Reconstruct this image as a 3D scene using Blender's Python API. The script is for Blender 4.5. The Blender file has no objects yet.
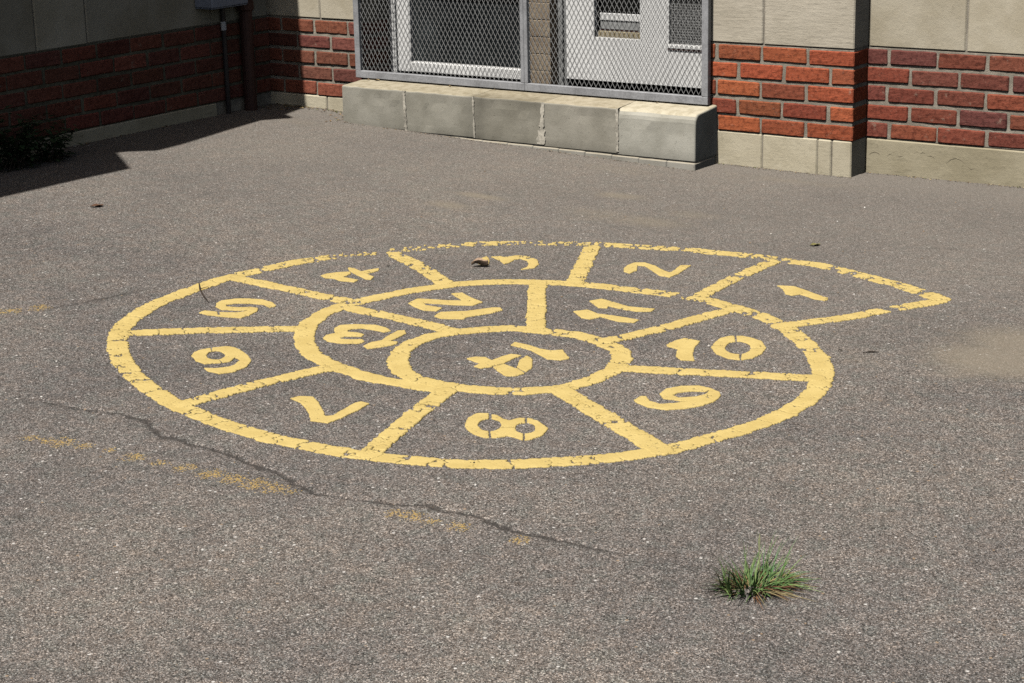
import bpy, bmesh, math, random, json
import numpy as np
from mathutils import Vector, Matrix

PAINT = json.loads(r'''{"lines":[["spiral_line","",[[4.56,-1.6528],[4.5133,-1.628],[4.4515,-1.595],[4.3554,-1.5456],[4.2353,-1.5019],[4.1017,-1.4557],[4.0422,-1.4358],[3.9631,-1.4327],[3.8864,-1.4293],[3.8057,-1.4274],[3.7311,-1.4317],[3.6316,-1.446],[3.5792,-1.4475],[3.4792,-1.4682],[3.3023,-1.5133],[3.1872,-1.5487],[3.0314,-1.6344],[2.9333,-1.6987],[2.8703,-1.745],[2.8092,-1.812],[2.7891,-1.8443],[2.7467,-1.8996],[2.7059,-1.9643],[2.6006,-2.1234],[2.5638,-2.1909],[2.5276,-2.2812],[2.4994,-2.3582],[2.4866,-2.446],[2.4643,-2.5584],[2.457,-2.6359],[2.4616,-2.7387],[2.4711,-2.8442],[2.4828,-2.9493],[2.5126,-3.0577],[2.555,-3.1595],[2.5956,-3.2335],[2.6582,-3.3106],[2.7448,-3.3971],[2.8434,-3.4738],[2.9523,-3.5442],[3.0666,-3.6061],[3.1746,-3.653],[3.2866,-3.6934],[3.4628,-3.7347],[3.6383,-3.7608],[3.7376,-3.7557],[3.8276,-3.7569],[3.9465,-3.7388],[4.0305,-3.7202],[4.0978,-3.7011],[4.1634,-3.6778],[4.2505,-3.6307],[4.3149,-3.588],[4.3675,-3.5416],[4.4415,-3.4748],[4.5072,-3.3932],[4.5511,-3.3293],[4.6072,-3.1798],[4.6473,-3.0494],[4.6661,-2.9231],[4.664,-2.8067],[4.644,-2.6913],[4.6025,-2.5776],[4.5657,-2.5057],[4.5093,-2.4193],[4.4271,-2.3206],[4.3309,-2.2243],[4.2873,-2.1819],[4.2364,-2.1463],[4.1782,-2.1135],[4.1004,-2.0811],[4.0113,-2.0491],[3.9252,-2.0233],[3.8473,-2.0173],[3.7499,-2.0215],[3.643,-2.0303],[3.5047,-2.0438],[3.4222,-2.066],[3.3397,-2.0972],[3.2746,-2.1293],[3.2054,-2.1786],[3.1414,-2.2463],[3.1041,-2.3091],[3.0592,-2.3973],[3.0268,-2.4988],[3.0005,-2.5921],[2.9876,-2.6712],[2.992,-2.7548],[3.0297,-2.8689],[3.0976,-2.9795],[3.17,-3.0588],[3.2583,-3.1297],[3.3407,-3.1674],[3.4171,-3.1915],[3.5106,-3.2184],[3.6099,-3.2226],[3.7003,-3.2179],[3.7767,-3.2101]],0.058,0.13],["centre_ring","",[[3.5109,-3.0569],[3.4576,-2.9751],[3.43,-2.8745],[3.4388,-2.7846],[3.4828,-2.7071],[3.5631,-2.6237],[3.6016,-2.6003],[3.7054,-2.5791],[3.8127,-2.5692],[3.9088,-2.5981],[3.9975,-2.6457],[4.0553,-2.7244],[4.0835,-2.8144],[4.0866,-2.919],[4.0612,-3.0171],[4.0284,-3.0677],[3.9724,-3.1162],[3.9145,-3.1481],[3.8382,-3.1667],[3.7555,-3.1792],[3.6554,-3.171],[3.5785,-3.1255],[3.5109,-3.0569]],0.056,0.16],["divider_line","straight yellow line between cell 1 and 2",[[3.883,-1.4742],[3.8816,-1.721],[3.8935,-1.9838]],0.052,0.11],["divider_line","straight yellow line between cell 2 and 3",[[3.2375,-1.5887],[3.353,-1.8263],[3.457,-2.0448]],0.056,0.11],["divider_line","straight yellow line between cell 3 and 4",[[2.722,-2.0482],[2.8306,-2.097],[2.9592,-2.1753],[3.086,-2.2594]],0.058,0.11],["divider_line","straight yellow line between cell 4 and 5",[[2.485,-2.6034],[2.7211,-2.6056],[2.9577,-2.6146]],0.054,0.11],["divider_line","straight yellow line between cell 5 and 6",[[2.6298,-3.2839],[2.8173,-3.1076],[3.0392,-2.9431]],0.053,0.11],["divider_line","straight yellow line between cell 6 and 7",[[3.2627,-3.6684],[3.3074,-3.4534],[3.3719,-3.2291],[3.4017,-3.1948]],0.055,0.11],["divider_line","straight yellow line between cell 7 and 8",[[3.9449,-3.7329],[3.853,-3.4321],[3.7968,-3.2193]],0.058,0.11],["divider_line","straight yellow line between cell 8 and 9",[[4.0565,-3.0513],[4.3027,-3.1998],[4.5398,-3.3437]],0.062,0.11],["divider_line","straight yellow line between cell 9 and 10",[[4.1015,-2.795],[4.3478,-2.7045],[4.5961,-2.6137]],0.053,0.11],["divider_line","straight yellow line between cell 10 and 11",[[3.9128,-2.5798],[3.9827,-2.3877],[4.0648,-2.0643]],0.052,0.11],["divider_line","straight yellow line between cell 11 and 12",[[3.3487,-2.0983],[3.5018,-2.335],[3.6569,-2.5698]],0.055,0.11],["divider_line","straight yellow line between cell 12 and 13",[[3.0385,-2.6743],[3.2123,-2.6845],[3.3196,-2.6942],[3.4541,-2.7185]],0.054,0.11],["divider_line","straight yellow line closing the open end of cell 1",[[4.2743,-2.1868],[4.404,-2.0003],[4.4725,-1.8551],[4.5357,-1.7436],[4.5651,-1.6809]],0.05,0.11]],"polys":[[1,[[[4.0462,-1.7546],[4.0961,-1.7369],[4.152,-1.7645],[4.2196,-1.8032],[4.2609,-1.8212],[4.2595,-1.8504],[4.2251,-1.8501],[4.157,-1.8171],[4.1419,-1.8429],[4.1163,-1.8358],[4.0833,-1.7857]]],[],[]],[2,[[[3.4951,-1.795],[3.482,-1.7468],[3.4829,-1.708],[3.5132,-1.6911],[3.5703,-1.7152],[3.6281,-1.76],[3.6563,-1.7724],[3.6551,-1.7339],[3.6385,-1.6681],[3.6694,-1.6464],[3.6773,-1.6995],[3.6903,-1.7771],[3.6881,-1.8276],[3.6486,-1.822],[3.6091,-1.7903],[3.5709,-1.757],[3.5372,-1.7315],[3.5116,-1.7369],[3.5459,-1.7996],[3.5476,-1.8465],[3.517,-1.8311]]],[],[]],[3,[[[3.0111,-1.9557],[3.0007,-1.9207],[3.0011,-1.8926],[3.0384,-1.9318],[3.0712,-1.9865],[3.059,-2.0031],[3.0338,-1.9917]],[[3.0174,-1.8871],[3.0381,-1.8673],[3.0581,-1.8712],[3.0796,-1.8275],[3.1236,-1.8166],[3.1749,-1.8424],[3.214,-1.8909],[3.2288,-1.9398],[3.2034,-1.9844],[3.2029,-1.9426],[3.1831,-1.9033],[3.1509,-1.8688],[3.1161,-1.8559],[3.1059,-1.8784],[3.1161,-1.9223],[3.1112,-1.948],[3.0729,-1.9173],[3.0421,-1.9019]]],[],[]],[4,[[[2.6926,-2.4152],[2.6912,-2.3876],[2.7152,-2.3433],[2.7391,-2.3197],[2.7573,-2.337],[2.7641,-2.3875],[2.7453,-2.4166],[2.7214,-2.4291]],[[2.7335,-2.4126],[2.7442,-2.3892],[2.7926,-2.3858],[2.8268,-2.3862],[2.8319,-2.4136],[2.7842,-2.4277]],[[2.6971,-2.2786],[2.7219,-2.2771],[2.7725,-2.2973],[2.8423,-2.3235],[2.8573,-2.3557],[2.842,-2.3629],[2.7901,-2.3405],[2.7316,-2.3106]],[[2.7904,-2.228],[2.8077,-2.2527],[2.8021,-2.2969],[2.7917,-2.3266],[2.7655,-2.3072],[2.7734,-2.2661]]],[],[]],[5,[[[2.6727,-2.9776],[2.6696,-2.9495],[2.7139,-2.9385],[2.7639,-2.9111],[2.7785,-2.8813],[2.7755,-2.864],[2.7573,-2.8854],[2.7041,-2.9096],[2.6663,-2.896],[2.6429,-2.8661],[2.6343,-2.8337],[2.6553,-2.7912],[2.6906,-2.7645],[2.732,-2.7493],[2.7761,-2.7565],[2.8116,-2.778],[2.8106,-2.8054],[2.7725,-2.7904],[2.7274,-2.8056],[2.6916,-2.8313],[2.6761,-2.8608],[2.6918,-2.8778],[2.7343,-2.86],[2.7559,-2.8375],[2.7834,-2.8333],[2.8063,-2.8614],[2.8161,-2.9094],[2.8154,-2.9452],[2.7672,-2.9647],[2.7102,-2.9796]]],[],[[[2.7053,-2.9337],[2.7175,-2.9333],[2.7421,-2.9555],[2.7383,-2.965]]]],[6,[[[2.9683,-3.3249],[2.9509,-3.2952],[2.9496,-3.268],[2.9621,-3.2353],[2.9879,-3.199],[3.0134,-3.1946],[3.0468,-3.205],[3.1072,-3.2369],[3.1512,-3.2732],[3.1767,-3.323],[3.1792,-3.374],[3.1567,-3.4112],[3.1121,-3.4104],[3.0851,-3.3966],[3.1153,-3.3775],[3.1357,-3.349],[3.1321,-3.3137],[3.1188,-3.2858],[3.0963,-3.2713],[3.0856,-3.27],[3.1008,-3.3051],[3.0878,-3.3308],[3.0545,-3.3629],[3.0151,-3.3546]]],[[[3.0482,-3.2694],[3.0566,-3.2806],[3.0619,-3.2921],[3.0635,-3.3027],[3.0614,-3.3116],[3.0557,-3.3177],[3.047,-3.3207],[3.0361,-3.3201],[3.0241,-3.316],[3.0121,-3.3088],[3.0013,-3.2991],[2.9927,-3.288],[2.9872,-3.2764],[2.9855,-3.2656],[2.9875,-3.2566],[2.9933,-3.2503],[3.0021,-3.2474],[3.0132,-3.2481],[3.0254,-3.2523],[3.0374,-3.2597]]],[[[2.9575,-3.2332],[2.9646,-3.2321],[2.9871,-3.2575],[2.9837,-3.2596]],[[3.0615,-3.3109],[3.0702,-3.3117],[3.0945,-3.3313],[3.0898,-3.3342]]]],[7,[[[3.4782,-3.4802],[3.486,-3.4545],[3.5187,-3.4395],[3.5659,-3.4704],[3.6121,-3.5115],[3.6586,-3.5536],[3.6712,-3.5355],[3.6598,-3.4767],[3.6517,-3.4268],[3.6584,-3.4063],[3.6876,-3.4098],[3.6983,-3.4674],[3.7029,-3.5406],[3.6998,-3.5921],[3.6492,-3.5999],[3.6052,-3.5559],[3.56,-3.5192],[3.5193,-3.4936]]],[],[]],[8,[[[4.012,-3.4242],[3.9847,-3.373],[3.9824,-3.3334],[4.0069,-3.319],[4.0331,-3.3194],[4.0713,-3.3374],[4.0898,-3.3395],[4.0989,-3.3094],[4.1214,-3.2987],[4.1534,-3.3031],[4.2097,-3.3414],[4.2276,-3.3946],[4.2189,-3.4366],[4.2063,-3.449],[4.1769,-3.442],[4.1549,-3.4402],[4.137,-3.4681],[4.1134,-3.4821],[4.0731,-3.4726],[4.0362,-3.4506]]],[[[4.0935,-3.3785],[4.1013,-3.3924],[4.1057,-3.4064],[4.1064,-3.4191],[4.1032,-3.4293],[4.0966,-3.4362],[4.0871,-3.4389],[4.0756,-3.4373],[4.0633,-3.4315],[4.0512,-3.422],[4.0406,-3.4098],[4.0326,-3.3959],[4.0279,-3.3817],[4.0271,-3.3687],[4.0302,-3.3582],[4.0369,-3.3512],[4.0467,-3.3485],[4.0584,-3.3502],[4.0709,-3.3563],[4.083,-3.3661]],[[4.1823,-3.3551],[4.189,-3.3675],[4.1928,-3.38],[4.1933,-3.3913],[4.1904,-3.4004],[4.1845,-3.4065],[4.1762,-3.4089],[4.1662,-3.4074],[4.1554,-3.4021],[4.145,-3.3936],[4.1359,-3.3826],[4.129,-3.3702],[4.125,-3.3576],[4.1244,-3.3461],[4.1272,-3.3368],[4.1332,-3.3306],[4.1417,-3.3282],[4.1519,-3.3298],[4.1628,-3.3353],[4.1733,-3.344]]],[[[4.0047,-3.3109],[4.0127,-3.3062],[4.0466,-3.3546],[4.038,-3.3571]],[[4.0883,-3.4298],[4.0931,-3.4269],[4.1324,-3.4807],[4.1257,-3.4847]],[[4.1072,-3.2966],[4.1133,-3.293],[4.1402,-3.3329],[4.1348,-3.3361]],[[4.1753,-3.4032],[4.18,-3.4004],[4.2151,-3.4535],[4.2099,-3.4566]],[[4.1007,-3.392],[4.1321,-3.3735],[4.137,-3.3807],[4.1057,-3.3992]]]],[9,[[[4.2755,-3.0269],[4.272,-2.9916],[4.2845,-2.9843],[4.3153,-3.0173],[4.3502,-3.0253],[4.3805,-2.9994],[4.4093,-2.9578],[4.3865,-2.974],[4.3615,-2.9736],[4.3351,-2.9781],[4.3056,-2.9467],[4.2982,-2.9015],[4.3207,-2.8583],[4.3605,-2.8321],[4.3915,-2.8354],[4.4306,-2.8522],[4.4526,-2.8813],[4.462,-2.9337],[4.4514,-2.9806],[4.4262,-3.0223],[4.3894,-3.0574],[4.335,-3.0626],[4.2896,-3.042]]],[[[4.3403,-2.9403],[4.3404,-2.915],[4.3645,-2.884],[4.3991,-2.8679],[4.3993,-2.8494],[4.4038,-2.8538],[4.4113,-2.8846],[4.4012,-2.9198],[4.3668,-2.9539]]],[]],[10,[[[4.0842,-2.5304],[4.0838,-2.4823],[4.0935,-2.4431],[4.1494,-2.4479],[4.1637,-2.5058],[4.193,-2.57],[4.2312,-2.6301],[4.1935,-2.6427],[4.1659,-2.6176],[4.1343,-2.5507],[4.093,-2.5418]],[[4.2079,-2.4881],[4.1945,-2.4477],[4.1844,-2.3899],[4.1965,-2.358],[4.2308,-2.3383],[4.2572,-2.3417],[4.3029,-2.3607],[4.3443,-2.4128],[4.3627,-2.473],[4.3613,-2.5248],[4.3416,-2.5592],[4.3022,-2.5626],[4.251,-2.5389]]],[[[4.3093,-2.4366],[4.3175,-2.4561],[4.3216,-2.4754],[4.3214,-2.4927],[4.3169,-2.5063],[4.3085,-2.5149],[4.297,-2.5178],[4.2836,-2.5146],[4.2694,-2.5057],[4.2558,-2.4918],[4.2442,-2.4743],[4.2358,-2.4547],[4.2313,-2.4352],[4.2313,-2.4175],[4.2358,-2.4034],[4.2443,-2.3946],[4.2561,-2.3917],[4.2699,-2.3951],[4.2843,-2.4045],[4.2979,-2.4188]]],[[[4.1933,-2.3249],[4.2014,-2.3202],[4.2468,-2.4053],[4.2418,-2.4082]],[[4.304,-2.5035],[4.3121,-2.4988],[4.3537,-2.5784],[4.3489,-2.5812]],[[4.1942,-2.4709],[4.2314,-2.4493],[4.2354,-2.4567],[4.1982,-2.4782]],[[4.3098,-2.4387],[4.3491,-2.416],[4.3524,-2.4224],[4.3131,-2.4451]]]],[11,[[[3.6266,-2.2184],[3.6412,-2.1768],[3.6844,-2.1894],[3.7657,-2.2161],[3.8498,-2.2004],[3.8574,-2.2298],[3.8173,-2.2527],[3.7726,-2.252],[3.7079,-2.2396],[3.7172,-2.2628],[3.6906,-2.2722]],[[3.649,-2.3488],[3.6761,-2.3127],[3.7304,-2.3358],[3.7867,-2.3314],[3.8761,-2.3349],[3.8771,-2.3686],[3.8313,-2.3804],[3.7563,-2.3616],[3.7417,-2.401],[3.7116,-2.4]]],[],[]],[12,[[[3.3073,-2.609],[3.2953,-2.5601],[3.359,-2.5111],[3.4039,-2.4384],[3.425,-2.425],[3.4483,-2.445],[3.4398,-2.4897],[3.4002,-2.5653],[3.4038,-2.5928],[3.3375,-2.6213]],[[3.1454,-2.5298],[3.1377,-2.4715],[3.1881,-2.4515],[3.2358,-2.436],[3.2749,-2.4143],[3.1923,-2.363],[3.2143,-2.3359],[3.2761,-2.3703],[3.337,-2.3947],[3.3378,-2.4424],[3.2791,-2.47],[3.207,-2.4926],[3.1812,-2.5002],[3.2087,-2.5212],[3.2698,-2.5193],[3.2766,-2.5567],[3.2399,-2.5715],[3.1897,-2.5542]]],[],[]],[13,[[[3.1763,-2.9834],[3.1604,-2.9503],[3.1695,-2.9167],[3.1482,-2.8986],[3.1345,-2.8807],[3.1254,-2.8436],[3.1619,-2.8098],[3.216,-2.7847],[3.2629,-2.7909],[3.2944,-2.81],[3.2872,-2.832],[3.2463,-2.8297],[3.2017,-2.833],[3.182,-2.8543],[3.181,-2.8779],[3.1915,-2.8889],[3.2188,-2.8804],[3.2516,-2.8841],[3.2586,-2.904],[3.2172,-2.9301],[3.2106,-2.9463],[3.2227,-2.9592],[3.2531,-2.9486],[3.2787,-2.929],[3.3016,-2.9435],[3.2989,-2.9671],[3.2537,-2.994],[3.2059,-2.9988]],[[3.3275,-2.9823],[3.3214,-2.9439],[3.3356,-2.9036],[3.322,-2.86],[3.3124,-2.8011],[3.3263,-2.7843],[3.3523,-2.8114],[3.3609,-2.877],[3.3588,-2.9038],[3.3859,-2.8949],[3.3977,-2.9167],[3.3827,-2.9571],[3.3554,-2.9994]]],[],[]],[14,[[[3.6946,-2.7587],[3.6885,-2.7271],[3.7351,-2.7319],[3.7884,-2.7474],[3.8274,-2.7493],[3.8525,-2.7266],[3.8861,-2.7589],[3.9173,-2.7887],[3.9027,-2.8145],[3.8673,-2.824],[3.8227,-2.7989],[3.7789,-2.7757],[3.7316,-2.7621]],[[3.6651,-2.9349],[3.6777,-2.91],[3.7033,-2.8987],[3.7383,-2.9155],[3.7412,-2.865],[3.7483,-2.8351],[3.783,-2.8326],[3.7812,-2.8628],[3.7836,-2.9213],[3.7804,-2.9482],[3.7559,-2.9941],[3.727,-2.9873],[3.7286,-2.9556],[3.6995,-2.9473]],[[3.7783,-2.9653],[3.7846,-2.9276],[3.8557,-2.9472],[3.8884,-2.9681],[3.8827,-3.0044],[3.8567,-3.0196],[3.8251,-3.0006]],[[3.843,-2.9434],[3.8049,-2.8699],[3.7979,-2.8251],[3.8302,-2.8471],[3.8777,-2.9209],[3.8851,-2.9657]]],[[[3.7916,-2.9303],[3.7916,-2.888],[3.7968,-2.863],[3.8214,-2.9016],[3.8422,-2.9461]]],[[[3.7691,-2.9594],[3.7843,-2.9198],[3.7918,-2.9257],[3.7771,-2.966]],[[3.8357,-2.9386],[3.8384,-2.9337],[3.8873,-2.961],[3.891,-2.9744]],[[3.7858,-2.9269],[3.7879,-2.8449],[3.7956,-2.8498],[3.7951,-2.9329]]]]],"crk":[[2.8451,-3.8423],[3.0376,-3.842],[3.1412,-3.8159],[3.2441,-3.809],[3.4033,-3.8912],[3.4597,-3.885],[3.5896,-3.8969],[3.6791,-3.9044],[3.7859,-3.9336],[3.8845,-3.9564],[4.0018,-4.0045],[4.0827,-3.9942],[4.1778,-3.9671],[4.2776,-3.9294],[4.3656,-3.9352],[4.4481,-3.9358],[4.5389,-3.9512],[4.6455,-3.955],[4.7431,-3.9492],[4.8356,-3.9387],[4.9022,-3.9367]],"crk2":[[2.193,-3.3549],[2.2508,-3.245],[2.2841,-3.1087],[2.3184,-2.9683],[2.3538,-2.8236],[2.4077,-2.6931]],"crk3":[[4.1026,-1.0875],[4.2934,-1.0164],[4.4375,-0.9707],[4.5571,-0.9213]],"old":[[[3.2145,-4.0528],0.06],[[3.1787,-4.0666],0.04],[[3.1225,-4.0753],0.04],[[3.2861,-4.0428],0.04],[[3.3629,-4.032],0.03],[[3.4553,-4.0379],0.05],[[3.5404,-4.0384],0.04],[[3.6188,-4.0335],0.05],[[3.7008,-4.034],0.06],[[3.7764,-4.0293],0.06],[[3.8407,-4.0308],0.07],[[3.8994,-4.0271],0.06],[[3.943,-4.0243],0.04],[[4.2405,-4.0108],0.04],[[4.2846,-4.0059],0.05],[[4.3376,-4.0098],0.04],[[4.4125,-3.9999],0.05],[[4.5719,-3.9997],0.04],[[2.1802,-3.2954],0.06],[[2.2251,-3.2215],0.06],[[2.1587,-3.3247],0.05]],"sand":[[[4.9569,-2.1938],[0.22,0.2],1.0],[[4.9751,-2.0087],[0.25,0.2],0.9],[[4.9058,-2.3572],[0.12,0.12],0.5],[[2.4173,-1.1124],[0.14,0.05],0.8],[[2.415,-1.3091],[0.12,0.07],0.7],[[2.4335,-1.4626],[0.1,0.06],0.4],[[2.8652,-0.79],[0.14,0.07],0.7],[[2.9799,-1.1228],[0.2,0.14],0.5],[[3.2009,-1.1269],[0.22,0.12],0.6],[[3.2684,-0.9455],[0.16,0.1],0.5],[[2.6055,-0.3642],[0.3,0.1],0.4],[[4.6241,-2.3871],[0.15,0.12],0.3],[[4.2393,-2.4938],[0.1,0.05],0.3],[[4.0051,-2.2524],[0.12,0.1],0.35],[[0.8253,-0.3287],[0.3,0.1],0.4],[[3.3469,-0.1799],[0.5,0.08],0.4]],"wear":[[[2.6212,-2.0636],0.18,0.5],[[2.6746,-1.9903],0.16,0.48],[[2.7328,-1.922],0.16,0.48],[[2.7971,-1.8314],0.18,0.42],[[2.8566,-1.7624],0.18,0.42],[[3.0292,-1.6376],0.22,0.58],[[3.1239,-1.5879],0.15,0.55],[[2.9225,-1.7018],0.2,0.46],[[3.2414,-1.542],0.1,0.35],[[3.3942,-1.4889],0.14,0.42],[[3.5543,-1.4526],0.12,0.3],[[2.5526,-2.199],0.12,0.25],[[3.8386,-1.4393],0.07,0.5],[[3.9252,-1.4242],0.1,0.25],[[4.12,-1.4614],0.06,0.4],[[4.2566,-1.5099],0.1,0.28],[[4.5014,-1.6391],0.1,0.27],[[4.4846,-1.8305],0.12,0.3],[[4.4122,-1.5879],0.1,0.25],[[3.903,-2.0073],0.1,0.38],[[3.839,-2.022],0.1,0.32],[[4.1424,-2.0937],0.05,0.4],[[3.8695,-1.7122],0.14,0.28],[[3.3206,-1.7784],0.12,0.18],[[4.4108,-1.9937],0.1,0.15],[[2.9904,-2.6298],0.06,0.4],[[2.9693,-2.6288],0.04,0.4],[[4.1024,-1.7779],0.6,0.13],[[3.6172,-2.0225],0.4,0.13],[[3.0348,-2.322],0.35,0.1],[[2.5132,-2.3117],0.3,0.14],[[2.6408,-2.0321],0.12,0.5]],"spots":{"tuft":[5.1253,-3.9667],"leaf":[3.0616,-2.0208],"twig":[[2.431,-2.7226],[2.5014,-2.7929],[2.5505,-2.8314],[2.6119,-2.8741]],"stick":[[4.6042,-2.3237],[4.6173,-2.3055],[4.6399,-2.2948]],"brownleaf":[1.3424,-2.1265],"greenleaf":[3.9005,-1.1819],"chips":[[0.4014,-1.3501],[0.4528,-1.3215]],"darkspot":[[0.9702,-1.9575],[4.1974,-3.6541],[4.5377,-2.3329],[2.7987,-2.1893]],"cornerdeb":[[1.0326,-0.2498],[0.9035,-0.1288],[0.7752,-0.0476],[0.7007,-0.0483],[0.6465,-0.0439],[0.6048,-0.0322]]}}''')
rng = np.random.default_rng(11); random.seed(5)
sc = bpy.context.scene
COL = sc.collection

# ------------------------------------------------------------------ helpers
def link(o, parent=None):
    COL.objects.link(o)
    if parent: o.parent = parent
    return o

def tag(o, label=None, cat=None, group=None, kind=None):
    if label: o['label'] = label
    if cat: o['category'] = cat
    if group: o['group'] = group
    if kind: o['kind'] = kind
    return o

def empty(name, loc=(0, 0, 0)):
    o = bpy.data.objects.new(name, None); o.empty_display_size = .1
    o.location = loc
    return link(o)

class MB:
    """collects shapes, then links them as ONE mesh object"""
    def __init__(s): s.v = []; s.f = []; s.m = []; s.t = []
    def add(s, vs, fs, mi=0, tint=(1, 1, 1)):
        n = len(s.v); s.v += [tuple(map(float, p)) for p in vs]
        s.f += [tuple(i + n for i in f) for f in fs]; s.m += [mi] * len(fs)
        s.t += [tint] * len(vs)
    def box(s, x0, x1, y0, y1, z0, z1, b=.003, mi=0, tint=(1, 1, 1), jit=0):
        X, Y, Z = (x0, x1), (y0, y1), (z0, z1)
        b = min(b, (x1-x0)*.45, (y1-y0)*.45, (z1-z0)*.45)
        idx = {}; vs = []
        for i in (0, 1):
            for j in (0, 1):
                for k in (0, 1):
                    sx, sy, sz = (1, -1)[i], (1, -1)[j], (1, -1)[k]
                    jx, jy, jz = [(random.random()-.5)*2*jit for _ in range(3)]
                    p = (X[i]+jx, Y[j]+jy, Z[k]+jz)
                    for a in range(3):
                        q = [p[0]+sx*b, p[1]+sy*b, p[2]+sz*b]; q[a] = p[a]
                        idx[(i, j, k, a)] = len(vs); vs.append(q)
        fs = []
        for a in range(3):
            o = [c for c in range(3) if c != a]
            for e in (0, 1):
                def key(u, w):
                    t = [0, 0, 0]; t[a] = e; t[o[0]] = u; t[o[1]] = w
                    return idx[(t[0], t[1], t[2], a)]
                fs.append((key(0, 0), key(1, 0), key(1, 1), key(0, 1)))
        for a in range(3):                                   # edge chamfers run along axis a
            o = [c for c in range(3) if c != a]
            for u in (0, 1):
                for w in (0, 1):
                    def key(e, ax):
                        t = [0, 0, 0]; t[a] = e; t[o[0]] = u; t[o[1]] = w
                        return idx[(t[0], t[1], t[2], ax)]
                    fs.append((key(0, o[0]), key(1, o[0]), key(1, o[1]), key(0, o[1])))
        for i in (0, 1):
            for j in (0, 1):
                for k in (0, 1): fs.append((idx[(i, j, k, 0)], idx[(i, j, k, 1)], idx[(i, j, k, 2)]))
        s.add(vs, fs, mi, tint)
    def tube(s, pts, r, n=8, mi=0, cap=True):
        pts = [Vector(p) for p in pts]; rs = r if hasattr(r, '__len__') else [r]*len(pts)
        vs = []; fs = []
        for i, p in enumerate(pts):
            d = (pts[min(i+1, len(pts)-1)]-pts[max(i-1, 0)]).normalized()
            a = d.orthogonal().normalized() if abs(d.z) < .9 else Vector((1, 0, 0))
            a = (a - d*a.dot(d)).normalized(); c = d.cross(a)
            for k in range(n):
                t = 2*math.pi*k/n; vs.append(p + (a*math.cos(t)+c*math.sin(t))*rs[i])
        for i in range(len(pts)-1):
            for k in range(n):
                fs.append((i*n+k, i*n+(k+1) % n, (i+1)*n+(k+1) % n, (i+1)*n+k))
        if cap: fs += [tuple(range(n))[::-1], tuple(range((len(pts)-1)*n, len(pts)*n))]
        s.add(vs, fs, mi)
    def prism(s, poly, z0, z1, mi=0):
        n = len(poly)
        s.add([(p[0], p[1], z0) for p in poly]+[(p[0], p[1], z1) for p in poly],
              [tuple(range(n))[::-1], tuple(range(n, 2*n))]+[(i, (i+1) % n, n+(i+1) % n, n+i) for i in range(n)], mi)
    def build(s, name, mats, parent=None, smooth=False, origin=None, recalc=True):
        me = bpy.data.meshes.new(name)
        me.from_pydata(s.v, [], s.f)
        for m in (mats if isinstance(mats, (list, tuple)) else [mats]): me.materials.append(m)
        me.polygons.foreach_set('material_index', s.m)
        a = me.attributes.new('tint', 'FLOAT_COLOR', 'POINT')
        a.data.foreach_set('color', np.c_[np.array(s.t, float).reshape(-1, 3), np.ones(len(s.v))].ravel())
        if recalc:
            bm = bmesh.new(); bm.from_mesh(me); bmesh.ops.recalc_face_normals(bm, faces=bm.faces); bm.to_mesh(me); bm.free()
        if smooth: me.polygons.foreach_set('use_smooth', [True]*len(me.polygons))
        o = bpy.data.objects.new(name, me)
        return link(o, parent)

def np_mesh(name, v, f, mat, parent=None, attrs=None, smooth=False):
    me = bpy.data.meshes.new(name)
    v = np.asarray(v, np.float32); f = np.asarray(f, np.int32); k = f.shape[1]
    me.vertices.add(len(v)); me.vertices.foreach_set('co', v.ravel())
    me.loops.add(f.size); me.loops.foreach_set('vertex_index', f.ravel())
    me.polygons.add(len(f)); me.polygons.foreach_set('loop_start', np.arange(0, f.size, k, dtype=np.int32))
    try: me.polygons.foreach_set('loop_total', np.full(len(f), k, np.int32))
    except Exception: pass
    if smooth: me.polygons.foreach_set('use_smooth', np.ones(len(f), bool))
    me.update(calc_edges=True)
    for an, av in (attrs or {}).items():
        a = me.attributes.new(an, 'FLOAT', 'POINT'); a.data.foreach_set('value', np.asarray(av, np.float32).ravel())
    me.materials.append(mat); me.validate()
    return link(bpy.data.objects.new(name, me), parent)

def hash2(ix, iy, seed):
    h = (ix.astype(np.int64)*374761393 + iy.astype(np.int64)*668265263 + seed*974634777) & 0x7fffffff
    h = ((h ^ (h >> 13))*1274126177) & 0x7fffffff
    h = ((h ^ (h >> 15))*2246822519) & 0x7fffffff
    return ((h ^ (h >> 16)) & 0xffff)/65535.
def noise2(x, y, sc_, seed=0):
    x = np.asarray(x)*sc_; y = np.asarray(y)*sc_
    ix = np.floor(x); iy = np.floor(y); fx = x-ix; fy = y-iy
    fx = fx*fx*(3-2*fx); fy = fy*fy*(3-2*fy)
    a = hash2(ix, iy, seed); b = hash2(ix+1, iy, seed); c = hash2(ix, iy+1, seed); d = hash2(ix+1, iy+1, seed)
    return (a*(1-fx)+b*fx)*(1-fy)+(c*(1-fx)+d*fx)*fy

def gz(x): return np.interp(x, [.37, .7, .95, 2.85, 3.3], [.087, .085, .07, .006, 0.0])   # the yard rises a little to the corner

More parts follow.
